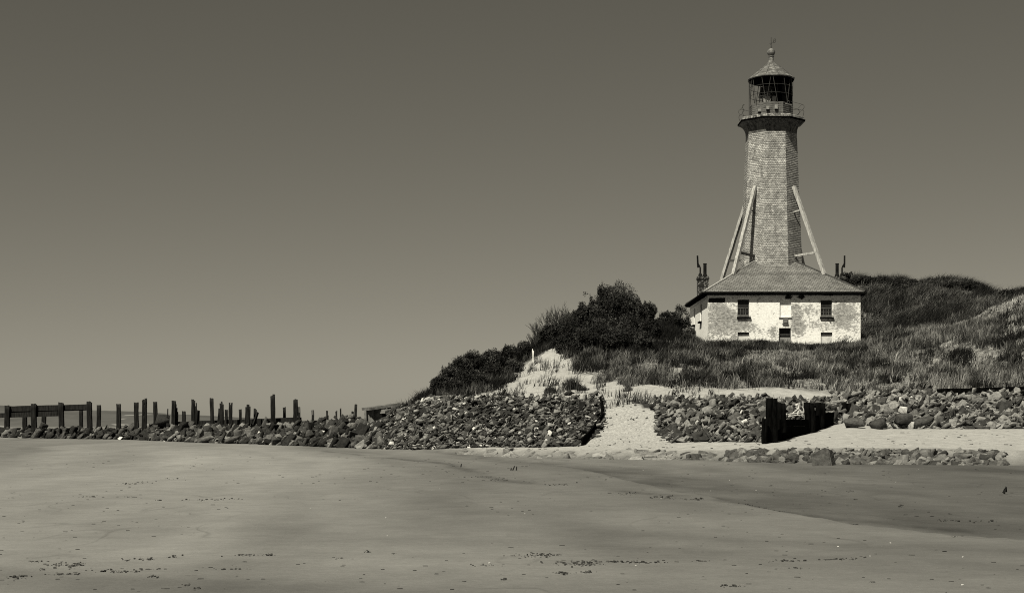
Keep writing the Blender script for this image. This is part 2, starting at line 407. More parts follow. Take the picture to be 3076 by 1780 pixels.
def poly_mask(px, py, poly):
    inside = np.zeros(len(px), bool); j = len(poly) - 1
    for i in range(len(poly)):
        xi, yi = poly[i]; xj, yj = poly[j]
        c = ((yi > py) != (yj > py)) & (px < (xj - xi) * (py - yi) / (yj - yi + 1e-9) + xi)
        inside ^= c; j = i
    return inside
SAND = [(1430, 1200), (1490, 1172), (1540, 1140), (1590, 1090), (1632, 1062), (1660, 1042), (1690, 1050), (1700, 1068), (1722, 1082), (1735, 1105), (1748, 1122), (1790, 1128), (1800, 1140), (1770, 1150), (1790, 1160), (1850, 1148), (1900, 1156), (1960, 1142), (2010, 1166), (2090, 1185), (2150, 1176), (2220, 1168), (2300, 1172), (2370, 1182), (2420, 1182), (2420, 1230), (1470, 1230)]
PATH = [(1718, 1345), (1800, 1282), (1806, 1225), (1803, 1205), (1860, 1200), (1930, 1215), (1985, 1235), (1985, 1275), (1970, 1290), (2012, 1320), (2022, 1345)]

def grid_lines(segs):
    out = []
    for a, b, s in segs: out += list(np.arange(a, b, s))
    return np.array(out)
gro = [60 * 1.35 ** i for i in range(1, 17)]
xl = np.array([-g for g in gro[::-1]] + list(grid_lines([(-60, -50, 1.0), (-50, -14, .35), (-14, 46, .26), (46, 60, 1.0)])) + [60.0] + gro)
yl = np.array([-6000, -2000, -600, -200, -60, -20, -6, 0, 4, 8] + list(grid_lines([(10, 60, .5), (60, 138, .26), (138, 180, .6), (180, 260, 3)])) + [260 * 1.3 ** i for i in range(14)])
GX, GY = np.meshgrid(xl, yl)
gx, gy = GX.ravel(), GY.ravel()
gz = height(gx, gy)
gys = np.maximum(gy, 8)
gpx = CX + gx / gys * F; gpy = HY - (gz - EYE) / gys * F
gNY, gNZ = nodes(gpx)
side = bank_side(gx, gy) + (fbm(gx * .9, gy * .35, 5) - .5) * .3
on_right = sstep(1250, 1500, gpx)
# dry: 0 wet beach, 1 dry pale sand ; soil: dark ground under plants ; rubble: stony ground under the boulders, darkened for shade in the gaps ; pebble: stony ramp
led = sstep(gNY[:, 1] - .1, gNY[:, 2] + 1.2, gy + (fbm(gx * 1.2, gy * 1.2, 31) - .5) * 1.2)
dry = led * on_right
dry = np.maximum(dry, sstep(gNY[:, 4], gNY[:, 4] + 2, gy) * sstep(1150, 1300, gpx))
dampr = sstep(-.15, .35, side) * (gy > 18)
uu = side + (fbm(gx * .25, gy * .08, 44, 3) - .5) * 2.5           # bands run with the edge of the bank
bands = (fbm(uu * .19, gy * .014, 41, 4) - .5)
fg = sstep(100, 50, gy)
tone = .535 + .55 * bands + .14 * (fbm(gx * .5, gy * .22, 43, 4) - .5)
tone = tone - fg * .17 * sstep(-6, 6, gx) + .05 * sstep(-4, -12, gx) - .06 * sstep(40, 120, gy)
for bx0, by0, rx0, ry0, sl_, am in ((-3.45, 22, .75, 8, -.085, -.12), (-4.9, 24, .7, 9, -.12, .07), (-11.5, 58, 1.3, 8, -.15, -.08), (-8.2, 52, 1.0, 12, -.15, .06), (-20, 80, 2.0, 14, -.2, -.07), (-15.5, 70, 1.5, 14, -.2, .06),
                                    (-1.5, 34, .8, 9, -.06, -.07), (-.2, 27, .5, 7, -.04, .04), (1.2, 22, .5, 5, .02, -.05), (2.6, 30, .5, 7, -.05, .05), (-5.5, 40, .8, 9, -.12, -.05)):
    tone = tone + am * np.exp(-np.abs((gx - bx0 - sl_ * (gy - by0) + (fbm(gx * .7, gy * .3, 45) - .5) * .8) / rx0) ** 2.6 - ((gy - by0) / ry0) ** 2)
edge = np.clip(side, 0, None)
tone = tone - dampr * (.035 + .13 * np.exp(-edge / (1.2 + gy * .05)) * sstep(.28, .6, .45 + (fbm(gx * .7, gy * .25, 47, 4) - .5)))
tone = tone + .07 * np.exp(-((side + .30) / .30) ** 2) * (gy < 80) * (gy > 18) * sstep(.35, .6, fbm(gx * .6, gy * .3, 49))
wr = gx - np.interp(gy, WY[::-1], WX[::-1]) + (fbm(gx * .8, gy * .5, 77) - .5) * .8
wrack = np.exp(-(wr / .3) ** 2) * (gy > 26) * (gy < 94) * sstep(.25, .5, fbm(gx * .5, gy * .25, 78))
veg = sstep(gNY[:, 5] - 1.5, gNY[:, 5] + 2.5, gy + (fbm(gx * .5, gy * .5, 52) - .5) * 7) * sstep(1200, 1320, gpx)
insand = poly_mask(gpx + (fbm(gx * .8, gy * .8, 61) - .5) * 40, gpy + (fbm(gx * .8, gy * .8, 62) - .5) * 24, SAND)
veg = np.where(insand, 0, veg)
pale = sstep(.47, .62, fbm(gx * .45, gy * .45, 55, 4))
veg = veg * (1 - .5 * pale)
veg = np.where((gpx > 2600) & (gy > 112), np.maximum(veg, .9), veg)
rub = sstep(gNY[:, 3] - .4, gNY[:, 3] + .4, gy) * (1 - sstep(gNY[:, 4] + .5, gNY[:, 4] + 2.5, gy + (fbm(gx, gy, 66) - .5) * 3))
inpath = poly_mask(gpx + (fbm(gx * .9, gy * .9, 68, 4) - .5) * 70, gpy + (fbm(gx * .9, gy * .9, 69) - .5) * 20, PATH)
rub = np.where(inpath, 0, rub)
n_x, n_y = len(xl), len(yl)
ii = (np.arange(n_y - 1)[:, None] * n_x + np.arange(n_x - 1)[None, :]).ravel()
gf = np.stack([ii, ii + 1, ii + 1 + n_x, ii + n_x], 1)
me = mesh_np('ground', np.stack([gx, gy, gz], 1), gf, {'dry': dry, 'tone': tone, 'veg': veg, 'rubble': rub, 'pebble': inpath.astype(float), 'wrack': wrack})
me.polygons.foreach_set('use_smooth', [True] * len(me.polygons))
m = Mat('beach_and_dune_sand', .9, .12)
v = m.geo()
fine = m.noise(v, 14, 5, .7); mid = m.noise(v, 2.2, 5, .6); streak = m.noise(m.geo((.8, .5, 1)), 1.3, 6, .62)
big = m.noise(m.geo((1, .35, 1)), .13, 3, .5)
wet = m.math('MULTIPLY', m.attr('tone'), .262)
wet = m.math('MULTIPLY', wet, m.ramp(streak, [(.28, .88), (.72, 1.1)]))
wet = m.math('MULTIPLY', wet, m.ramp(big, [(.34, .95), (.64, 1.05)]))
wet = m.math('MULTIPLY', wet, m.ramp(fine, [(.3, .91), (.7, 1.08)]))
wet = m.math('MULTIPLY', wet, m.ramp(m.noise(v, 60, 3, .6), [(.3, .9), (.7, 1.1)]))
wet = m.math('MULTIPLY', wet, m.ramp(mid, [(.3, .94), (.7, 1.05)]))
fl = m.noise(m.geo((1.2, 1.5, 1)), 2.6, 4, .65); fl2 = m.noise(m.geo(), .16, 3, .5)
flm = m.math('MULTIPLY', m.ramp(fl, [(.68, 0), (.73, 1)]), m.ramp(fl2, [(.46, 0), (.58, 1)]))
wet = m.math('MULTIPLY', wet, m.math('SUBTRACT', 1, m.math('MULTIPLY', flm, .3)))
wet = m.math('MULTIPLY', wet, m.math('SUBTRACT', 1, m.math('MULTIPLY', m.attr('wrack'), .42)))
rn = m.noise(m.geo((1, .3, 1)), .42, 2, .4)                 # trickle lines left by the tide
ln = m.ramp(m.math('ABSOLUTE', m.math('SUBTRACT', rn, .5)), [(.0, 1), (.010, 0)])
lm = m.ramp(m.noise(m.geo((.4, .2, 1)), .5, 3, .6), [(.5, 0), (.6, 1)])
wet = m.math('MULTIPLY', wet, m.math('SUBTRACT', 1, m.math('MULTIPLY', m.math('MULTIPLY', ln, lm), .22)))
rip = m.noise(m.geo((.9, 4.2, 1)), 1.0, 4, .55)
dryc = m.math('MULTIPLY', .285, m.math('MULTIPLY', m.ramp(fine, [(.28, .68), (.72, 1.3)]), m.ramp(mid, [(.3, .78), (.7, 1.18)])))
vo = m.n('ShaderNodeTexVoronoi'); vo.inputs['Scale'].default_value = 11.0; m.l(v, vo.inputs['Vector'])
vb = m.n('ShaderNodeRGBToBW'); m.l(vo.outputs['Color'], vb.inputs[0])
peb = m.ramp(vb.outputs[0], [(.1, .2), (.5, .27), (.9, .35)])
c = m.mix(m.attr('dry'), wet, dryc)
c = m.mix(m.attr('pebble'), c, m.math('MULTIPLY', peb, m.ramp(fine, [(.3, .75), (.7, 1.25)])))
c = m.mix(m.attr('rubble'), c, m.ramp(mid, [(.3, .008), (.7, .04)]))  # near black, so the gaps between boulders carry painted shade
soil = m.ramp(m.noise(v, 3, 5, .7), [(.35, .04), (.5, .12), (.64, .27)])
c = m.mix(m.attr('veg'), c, soil)
m.bump(m.math('ADD', m.math('MULTIPLY', fine, .5), m.math('ADD', m.math('ADD', mid, m.math('MULTIPLY', rip, .9)), m.math('MULTIPLY', flm, -.6))), .35, .05)
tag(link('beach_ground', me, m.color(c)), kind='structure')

# estuary water and far shore
wm = Mat('estuary_water', .25, .4); wm.bump(wm.noise(wm.geo((.3, 1, 1)), .8, 4, .6), .3, .1)
a = MB(); a.face([(-6000, 172, .12), (2500, 172, .12), (2500, 2950, .12), (-6000, 2950, .12)])
tag(a.build('water', wm.color(.16)), kind='structure')
ridge = [(-1200, 1196), (-500, 1206), (0, 1217), (90, 1223), (180, 1226), (280, 1231), (440, 1237), (540, 1243), (620, 1247), (700, 1252), (800, 1257), (900, 1262), (1000, 1267), (1100, 1272), (1250, 1276), (1600, 1277)]
hv, hf = [], []
xs = np.linspace(-1200, 1600, 300); ry = np.interp(xs, [r[0] for r in ridge], [r[1] for r in ridge])
ry = ry + (fbm(xs * .03, xs * 0, 91) - .5) * 3
for t, Y in ((0, 2700), (.25, 2760), (.6, 2850), (.85, 2930), (1, 3000), (.5, 3300), (0, 3700)):
    for px, py in zip(xs, ry): hv.append(((px - CX) / F * Y, Y, Z(py, 3000) * t + .1))
for r in range(6):
    for i in range(len(xs) - 1):
        b = r * len(xs) + i; hf.append((b, b + 1, b + 1 + len(xs), b + len(xs)))
hm = Mat('far_hill_fields', .95, .0)
n1 = hm.noise(hm.geo((1, 1, 4)), .012, 5, .6); n2 = hm.noise(hm.geo((.6, .6, 9)), .02, 2, .5)
c = hm.mix(hm.ramp(n2, [(.655, 0), (.69, 1)]), hm.ramp(n1, [(.3, .058), (.7, .088)]), .17)
tag(link('far_hill', mesh_np('far_hill', np.array(hv), np.array(hf)), hm.color(c)), kind='structure')

# ------------------------------------------------------------------ the lighthouse
HX0, HX1, HY0, HY1, HZ = 16.62, 29.59, 130.0, 143.0, 12.78
TX, TY = 23.1, 136.5
LH = empty('lighthouse', (TX, TY, 8.6), 'shingled octagonal lighthouse tower rising from a square whitewashed two storey house', 'lighthouse')

def wall_panel(u0, u1, z0, z1, holes, place, depth, wearf, blackf, step=.14):
    """a wall sheet with real openings, cut into a fine grid that carries wear; holes: (u0, u1, z0, z1)"""
    us = sorted(set([u0, u1] + [h for q in holes for h in q[:2]])); zs = sorted(set([z0, z1] + [h for q in holes for h in q[2:]]))
    def fill(a):
        o = []
        for p, q in zip(a[:-1], a[1:]):
            n = max(1, int(round((q - p) / step))); o += [p + (q - p) * i / n for i in range(n)]
        return np.array(o + [a[-1]])
    U, Zs = fill(us), fill(zs); UU, ZZ = np.meshgrid(U, Zs); u, z = UU.ravel(), ZZ.ravel(); n = len(U)
    F_ = []
    for j in range(len(Zs) - 1):
        for i in range(n - 1):
            cu, cz = (U[i] + U[i + 1]) / 2, (Zs[j] + Zs[j + 1]) / 2
            if any(h[0] < cu < h[1] and h[2] < cz < h[3] for h in holes): continue
            F_.append((j * n + i, j * n + i + 1, (j + 1) * n + i + 1, (j + 1) * n + i))
    V = [place(a, b, 0) for a, b in zip(u, z)]; uv = [(a, b) for a, b in zip(u, z)]
    for h in holes:                            # reveals
        for (a, b), (c_, d_) in (((h[0], h[2]), (h[0], h[3])), ((h[0], h[3]), (h[1], h[3])), ((h[1], h[3]), (h[1], h[2])), ((h[1], h[2]), (h[0], h[2]))):
            k = len(V); V += [place(a, b, 0), place(c_, d_, 0), place(c_, d_, depth), place(a, b, depth)]
            uv += [(a, b), (c_, d_), (c_ + .2, d_ + .2), (a + .2, b + .2)]; F_.append((k, k + 1, k + 2, k + 3))
    V = np.array(V); uv = np.array(uv)
    return V, np.array(F_), wearf(uv[:, 0], uv[:, 1]), blackf(uv[:, 0], uv[:, 1]), uv

def fx(zx): return HX0 + (zx - 296) / (2067 - 296) * (HX1 - HX0)      # front wall: measured across the house front
def fz(zy): return Z(740 + zy / 3.877, HY0)
win_l = (fx(641), fx(776), fz(818), fz(617)); win_r = (fx(1604), fx(1737), fz(820), fz(624))
blind = (fx(1130), fx(1262), fz(822), fz(612)); doorh = (fx(1122), fx(1260), 8.2, fz(948))
low_l = (fx(643), fx(776), 8.2, fz(998)); low_r = (fx(1606), fx(1739), 8.2, fz(1000))
def blob(u, z, zx, zy, rx, ry): return np.exp(-(((u - fx(zx)) / rx) ** 2 + ((z - fz(zy)) / ry) ** 2))
def wear_front(u, z):
    w_ = .15 + .22 * (fbm(u * .9, z * .9, 901, 4) - .45)
    for zx, zy, rx, ry, a in ((480, 790, 1.1, .75, .42), (380, 700, .6, .35, .28), (560, 900, 1.1, .6, .30), (380, 960, .7, .7, .24), (650, 930, .9, .35, .28), (740, 900, .6, .3, .24),
                              (1330, 860, .38, .9, .42), (1345, 960, .5, .6, .30), (1300, 700, .5, .25, .3), (1450, 740, .6, .5, .20), (1830, 740, .55, .5, .36), (1950, 780, 1.0, .9, .26), (1800, 900, .9, .7, .2),
                              (1060, 990, .45, .55, .28), (860, 980, .5, .4, .2), (620, 1050, .6, .4, .2), (2000, 960, .7, .5, .15), (1600, 930, .7, .5, .14)):
        w_ = w_ + .8 * a * blob(u, z, zx, zy, rx * 1.1, ry * 1.1)
    return w_ - .10 * blob(u, z, 960, 800, 1.3, 1.0) - .1 * blob(u, z, 1550, 1030, 1.5, .5)
def black_front(u, z):
    return 1.3 * ((np.abs(u - fx(395)) < .72) & (z > fz(652)) & (z < fz(590)))  + .9 * blob(u, z, 1230, 600, .35, .32) + .85 * blob(u, z, 1380, 595, .5, .25) + .75 * blob(u, z, 1700, 570, 1.2, .1) + .7 * blob(u, z, 800, 575, 3.5, .12) + .75 * blob(u, z, 540, 640, .17, .14) + .62 * blob(u, z, 770, 880, .09, .3) + .6 * blob(u, z, 1720, 890, .09, .35) + .58 * blob(u, z, 1250, 860, .08, .25)  # black box, bands and blobs below the eave; stain streaks under sills
Vs, Fs, Ws, Ss, Us = [], [], [], [], []
def addp(r):
    k = sum(len(v) for v in Vs); Vs.append(r[0]); Fs.append(r[1] + k); Ws.append(r[2]); Ss.append(r[3]); Us.append(r[4])
addp(wall_panel(HX0, HX1, 7.6, HZ, [win_l, win_r, blind, doorh, low_l, low_r], lambda a, b, d_: (a, HY0 + d_, b), .16, wear_front, black_front))
side_w = [(134.15, 135.25, Z(965, 134.7), Z(912, 134.7)), (138.95, 140.05, Z(965, 134.7), Z(912, 134.7))]
addp(wall_panel(HY0, HY1, 7.6, HZ, side_w, lambda a, b, d_: (HX0 + d_, a, b), .16, lambda u, z: -.06 + .1 * np.exp(-((z - 12.3) / .4) ** 2), lambda u, z: .55 * np.exp(-((z - 12.6) / .25) ** 2)))  # left wall has a black band near its top
addp(wall_panel(HY0, HY1, 7.6, HZ, [], lambda a, b, d_: (HX1 - d_, a, b), .16, lambda u, z: .1 + 0 * u, lambda u, z: 0 * u, .5))
addp(wall_panel(HX0, HX1, 7.6, HZ, [], lambda a, b, d_: (a, HY1 - d_, b), .16, lambda u, z: .1 + 0 * u, lambda u, z: 0 * u, .5))
link('wall', mesh_np('wall', np.vstack(Vs), np.vstack(Fs), {'wear': np.concatenate(Ws), 'soot': np.concatenate(Ss)}, np.vstack(Us)), M['wall'], LH)

def sash(name_parent, hole, y=HY0 + .10):
    u0, u1, z0, z1 = hole
    a = MB(); fw = .07
    a.box(u0, u0 + fw, y, y + .06, z0, z1).box(u1 - fw, u1, y, y + .06, z0, z1).box(u0 + fw, u1 - fw, y, y + .06, z0, z0 + .17).box(u0 + fw, u1 - fw, y, y + .06, z1 - .06, z1)
    zm = z0 + (z1 - z0) * .50
    a.box(u0 + fw, u1 - fw, y - .02, y + .04, zm, zm + .06)
    win = a.build('window', M['grey_paint'], name_parent)
    b = MB()
    for k in (1, 2, 3):
        xx = u0 + fw + (u1 - u0 - 2 * fw) * k / 4; b.box(xx - .02, xx + .02, y + .012, y + .04, z0 + .17, zm)
    zb = (z0 + .17 + zm) / 2; b.box(u0 + fw, u1 - fw, y + .016, y + .036, zb - .015, zb + .015)
    b.build('glazing_bars', M['grey_paint'], win)
    c_ = MB(); c_.box(u0 + fw - .01, u1 - fw + .01, y + .045, y + .055, z0 + .1, z1 - .03); c_.build('pane', M['glass_dark'], win)
    e = MB(); e.box(u0 + fw, u1 - fw, y + .005, y + .012, zm + .06, z1 - .06); e.build('blind', M['iron_black'], win)
    s_ = MB(); s_.box(u0 - .06, u1 + .12, HY0 - .16, y - .003, z0 - .14, z0 - .004); s_.build('sill', M['eave_black'], win)
sash(LH, win_l); sash(LH, win_r)
a = MB(); a.box(blind[0] - .01, blind[1] + .01, HY0 + .14, HY0 + .2, blind[2] - .01, blind[3] + .01)
bl = link('blind_window', mesh_np('blind_window', np.array(a.v), np.array(a.f), {'wear': np.full(len(a.v), -.05), 'soot': np.zeros(len(a.v))}, np.array([u for f in a.uv for u in f])), M['wall'], LH)
MB().box(blind[0] - .07, blind[1] + .07, HY0 - .08, HY0 - .003, blind[2] - .1, blind[2] - .01).build('sill', M['concrete'], bl)
a = MB(); u0, u1 = fx(1165), fx(1224); z1, z0 = fz(838), fz(895)
a.box(u0, u1, HY0 - .09, HY0 - .003, z0, z1); a.box(u0 + .06, u1 - .06, HY0 - .16, HY0 - .093, z0 + .05, z1 - .1); a.box(u0 - .04, u1 + .04, HY0 - .13, HY0 - .004, z0 - .06, z0 - .004)
a.build('stone_bracket', M['concrete'], LH)
for h in (low_l, low_r):
    a = MB(); a.box(h[0] - .01, h[1] + .01, HY0 + .13, HY0 + .17, h[2], h[3] + .01); bw_ = a.build('blocked_window', M['render_board'], LH)
    MB().box(h[0] + .003, h[1] - .003, HY0 + .004, HY0 + .127, h[3] - .13, h[3] - .003).build('head_shade_strip', M['timber_black'], bw_)  # black strip standing in for the shade under the window head
dz = fz(1056)
dr = MB().box(doorh[0], doorh[1], HY0 + .3, HY0 + .34, 8.0, doorh[3]).build('door', M['iron_black'], LH)
MB().box(doorh[0] + .12, doorh[1] - .05, HY0 + .12, HY0 + .17, 8.0, dz).build('lower_board', M['door_board'], dr)
a = MB(); a.box(doorh[0], doorh[1], HY0 + .12, HY0 + .2, fz(1030), fz(1018)); a.box(doorh[0] + .003, doorh[0] + .09, HY0 + .13, HY0 + .21, 8.0, doorh[3] - .004); a.box(doorh[1] - .06, doorh[1] - .003, HY0 + .13, HY0 + .21, 8.0, doorh[3] - .004)
a.build('frame', M['iron_bar'], dr)
for s_ in side_w:
    a = MB(); x = HX0 + .1
    a.box(x, x + .06, s_[0], s_[0] + .08, s_[2], s_[3]).box(x, x + .06, s_[1] - .08, s_[1], s_[2], s_[3]).box(x, x + .06, s_[0] + .08, s_[1] - .08, s_[2], s_[2] + .14).box(x, x + .06, s_[0] + .08, s_[1] - .08, (s_[2] + s_[3]) / 2, (s_[2] + s_[3]) / 2 + .06)
    wi = a.build('window', M['iron_bar'], LH)
    MB().box(x + .03, x + .04, s_[0] + .07, s_[1] - .07, s_[2] + .1, s_[3] - .002).build('pane', M['glass_dark'], wi)
    MB().box(HX0 - .22, x - .003, s_[0] - .1, s_[1] + .1, s_[2] - .14, s_[2] - .004).build('sill', M['eave_black'], wi)

# roof: hipped pyramid with eaves, the tower stands through it
EX0, EX1, EY0, EY1, EZ, SL = 16.27, 29.93, 129.67, 143.33, 13.04, .614
NR = 34
a = MB(); apex = EZ + SL * 6.83; course = 6.5 / NR
cx_, cy_ = (EX0 + EX1) / 2, (EY0 + EY1) / 2; half = (EX1 - EX0) / 2
for side_ in range(4):
    ca, sa = math.cos(side_ * math.pi / 2), math.sin(side_ * math.pi / 2)
    def W(u, v, z): return (cx_ + u * ca - v * sa, cy_ + u * sa + v * ca, z)
    for r in range(NR):                        # lapped slate courses
        d0, d1 = r * course, (r + 1) * course; lift = .03
        if d1 > half - .2: d1 = half - .2
        h0, h1_ = half - d0, half - d1; zA, zB = EZ + SL * d0 + lift, EZ + SL * d1
        v0, v1 = d0 * 1.173, d1 * 1.173; o = side_ * 40
        a.face([W(-h0, -h0, zA), W(h0, -h0, zA), W(h1_, -h1_, zB), W(-h1_, -h1_, zB)], [(o - h0, v0), (o + h0, v0), (o + h1_, v1), (o - h1_, v1)])
        a.face([W(-h0, -h0, zA - lift), W(h0, -h0, zA - lift), W(h0, -h0, zA), W(-h0, -h0, zA)], [(o - h0, v0 - .03), (o + h0, v0 - .03), (o + h0, v0), (o - h0, v0)])
rf = a.build('roof', M['slate'], LH)
for sx in (-1, 1):
    for sy in (-1, 1):
        a = MB(); p0 = Vector((cx_ + sx * half * 1.0, cy_ + sy * half * 1.0, EZ + .05)); p1 = Vector((cx_ + sx * 1.85, cy_ + sy * 1.85, EZ + SL * (half - 1.85) + .05))
        a.beam(p0, p1, .17, .1); a.build('hip_capping', M['timber_pale'] if (sx < 0 and sy < 0) else M['timber_mid'], rf)
a = MB()
for x0, x1, y0, y1 in ((EX0, EX1, EY0, EY0 + .12), (EX0, EX1, EY1 - .12, EY1), (EX0, EX0 + .12, EY0 + .12, EY1 - .12), (EX1 - .12, EX1, EY0 + .12, EY1 - .12)): a.box(x0, x1, y0, y1, EZ - .27, EZ - .006)
a.build('fascia', M['eave_black'], rf)
a = MB()
for p, q in (((EX0 - .1, EY0 - .07, EZ - .1), (EX1 + .1, EY0 - .07, EZ - .12)), ((EX0 - .07, EY0 - .1, EZ - .1), (EX0 - .07, EY1, EZ - .12)), ((EX1 + .07, EY0 - .1, EZ - .1), (EX1 + .07, EY1, EZ - .12))): a.beam(p, q, .13, .13)
a.build('gutter', M['eave_black'], rf)
MB().box(EX0 + .13, EX1 - .13, EY0 + .13, EY1 - .13, EZ - .24, EZ - .2).build('soffit', M['timber_black'], rf)
# lead flashing where front slope meets the tower
MB().beam((TX - 1.1, 133.84, EZ + SL * 4.2 + .05), (TX + 1.1, 133.84, EZ + SL * 4.2 + .05), .12, .1).build('flashing', M['timber_pale'], rf)

# chimneys
for cx0, lean in ((17.0, -1), (29.18, 1)):
    a = MB(); a.box(cx0 - .47, cx0 + .47, 136.05, 136.95, 12.9, 14.72); a.box(cx0 - .53, cx0 + .53, 135.98, 137.02, 14.723, 14.86); a.box(cx0 - .49, cx0 + .49, 136.02, 136.98, 14.863, 14.98)
    ch = a.build('chimney', M['chimney'], LH)
    MB().lathe(cx0 + (.2 if lean < 0 else -.2), 136.5, [(.2, 14.96), (.21, 15.1), (.15, 15.2), (.145, 16.05), (.165, 16.08), (.165, 16.15)], 10).build('pot', M['pot'], ch)
    b = MB(); bx = cx0 + (-.22 if lean < 0 else .24)
    b.lathe(bx, 136.5, [(.2, 14.96), (.15, 15.2), (.085, 15.3)], 10)
    s_ = -1 if lean < 0 else 1
    b.tube([(bx, 136.5, 15.25), (bx, 136.5, 15.75), (bx + s_ * .06, 136.5, 15.9), (bx + s_ * .2, 136.5, 16.12), (bx + s_ * .22, 136.5, 16.2)], .07, .07, 8)
    b.tube([(bx + s_ * .19, 136.5, 15.78), (bx + s_ * .22, 136.5, 16.2), (bx + s_ * .25 * (1 if s_ < 0 else .9), 136.5, 16.85)], .085, .075, 8)
    b.build('bent_cowl', M['pot'], ch)

# tower of lapped shingle courses
def octR(ap): return ap / math.cos(math.pi / 8)
ROT8 = math.pi / 8
def ap_at(z): return 2.57 - (z - 15.67) / 12.09 * .46
prof = []; z = 14.2
while z < 27.62:
    prof += [(octR(ap_at(z) + .018), z), (octR(ap_at(z + .157)), min(27.66, z + .155))]; z += .157
a = MB().lathe(TX, TY, prof, 8, ROT8)
tw = a.build('tower', M['shingle'], LH)
# arrises stand a little darker, as mitred corner boards
# gallery: cove, rim, floor
pc = [(2.13, 27.5), (2.16, 27.85), (2.25, 28.12), (2.42, 28.36), (2.62, 28.5), (2.80, 28.56)]
gal = MB().lathe(TX, TY, [(octR(r), z_) for r, z_ in pc], 8, ROT8, cap=False).build('gallery', M['cove'], LH)
MB().lathe(TX, TY, [(octR(2.80), 28.562), (octR(2.83), 28.66), (octR(2.83), 28.72)], 8, ROT8).build('drip_board', M['plate_black'], gal)
MB().lathe(TX, TY, [(octR(2.76), 28.723), (octR(2.74), 28.93), (octR(2.66), 28.98)], 8, ROT8).build('rim', M['rim'], gal)
cr = octR(2.62)
pts = []
for k in range(8):
    an = ROT8 + k * math.pi / 4; pts.append((math.cos(an), math.sin(an)))
for k in range(8):
    ux, uy = pts[k]
    q = [(r * ux + TX, r * uy + TY, z_) for r, z_ in ((cr, 28.98), (cr + .07, 29.25), (cr + .1, 29.42), (cr + .02, 29.55), (cr - .1, 29.58), (cr + .02, 29.64), (cr + .12, 29.82), (cr + .09, 30.0), (cr - .08, 30.1))]
    if k != 5: MB().tube(q, .024, .024, 5).build('stanchion', M['iron_bar'], gal)
for k in range(8):
    p, q = pts[k], pts[(k + 1) % 8]
    if k in (4, 5): continue                   # front rails have gone
    for rr, zz_ in ((cr - .08, 30.1), (cr - .1, 29.58)):
        MB().tube([(TX + p[0] * rr, TY + p[1] * rr, zz_), (TX + q[0] * rr, TY + q[1] * rr, zz_)], .014, .014, 4).build('rail', M['iron_bar'], gal)
# lantern room
mur = MB(); zc = 28.985; k = 0
while zc < 30.1:
    mur.lathe(TX, TY, [(octR(1.80) + .015, zc), (octR(1.80), zc + .17)], 8, ROT8, cap=False); zc += .172
lan = mur.build('lantern_room', M['grey_paint'], LH)
MB().lathe(TX, TY, [(octR(1.78), 30.05), (octR(1.83), 30.14), (octR(1.7), 30.16)], 8, ROT8).build('curb', M['pale_paint'], lan)
for (dx, zb, hh) in ((-1.25, 29.32, .3), (-.62, 29.42, .36), (.12, 29.46, .42)):
    yv = TY - (1.84 if abs(dx) < .75 else 1.84 - (abs(dx) - .75))
    v_ = MB().box(TX + dx - .13, TX + dx + .13, yv - .13, yv + .1, zb + .06, zb + hh).build('vent', M['pale_paint'], lan)
    MB().box(TX + dx - .12, TX + dx + .12, yv - .12, yv + .1, zb - .05, zb + .056).build('vent_mouth', M['plate_black'], v_)
bars = MB(); NB = 12; RB = 1.93
for k in range(NB):
    an = 2 * math.pi * (k + .25) / NB; st = 2 * math.pi / NB * .42
    for sgn in (-1, 1):
        a0 = an; a1 = an + sgn * st
        if sgn == 1 and k % 2: continue
        bars.tube([(TX + RB * math.cos(a0), TY + RB * math.sin(a0), 30.12), (TX + RB * math.cos(a1), TY + RB * math.sin(a1), 32.5)], .026, .026, 5)
for zr in (31.0, 31.75):
    ring = [(TX + 1.9 * math.cos(2 * math.pi * k / 24), TY + 1.9 * math.sin(2 * math.pi * k / 24), zr) for k in range(25)]
    bars.tube(ring, .02, .02, 4)
for an in (math.pi * .98, math.pi * 1.05): bars.tube([(TX + 1.95 * math.cos(an), TY + 1.95 * math.sin(an), 29.1), (TX + 1.95 * math.cos(an), TY + 1.95 * math.sin(an), 32.5)], .028, .028, 5)
bars.build('glazing_bars', M['iron_bar'], lan)
pl = MB(); a0, a1 = R(-68), R(78); n = 10                                      # blank plates fitted on the landward side
for i in range(n):
    t0, t1 = a0 + (a1 - a0) * i / n, a0 + (a1 - a0) * (i + 1) / n
    for r_ in (1.84,):
        q = [(TX + r_ * math.cos(t), TY + r_ * math.sin(t)) for t in (t0, t1)]; q2 = [(TX + (r_ - .03) * math.cos(t), TY + (r_ - .03) * math.sin(t)) for t in (t0, t1)]
        pl.face([(*q[0], 30.16), (*q[1], 30.16), (*q[1], 32.5), (*q[0], 32.5)]); pl.face([(*q2[1], 30.16), (*q2[0], 30.16), (*q2[0], 32.5), (*q2[1], 32.5)])
pl.build('blank_plates', M['plate_black'], lan)
MB().beam((TX + 1.0, TY - 1.75, 30.02), (TX + 1.62, TY - 1.25, 29.97), .07, .09).build('hatch_ledge', M['pale_paint'], lan)
lp = MB().box(TX - .77, TX - .17, TY - .5, TY + .3, 30.17, 30.95); lp.box(TX + .02, TX + .36, TY - .5, TY + .3, 30.17, 30.95)
lp = lp.build('lamp_housing', M['pale_paint'], lan)
a = MB()
for k in range(14):
    an = 2 * math.pi * k / 14; c0, s0 = math.cos(an), math.sin(an)
    a.beam((TX - .35 + .76 * c0, TY + .6 * s0, 30.98), (TX - .35 + .55 * c0, TY + .42 * s0, 31.78), .17, .02, up=(c0, s0, 0))
a.lathe(TX - .35, TY, [(.8, 30.955), (.8, 31.0)], 14); a.lathe(TX - .35, TY, [(.58, 31.76), (.58, 31.82)], 14)
a.build('lamp_shroud', M['iron_bar'], lp)
a = MB()
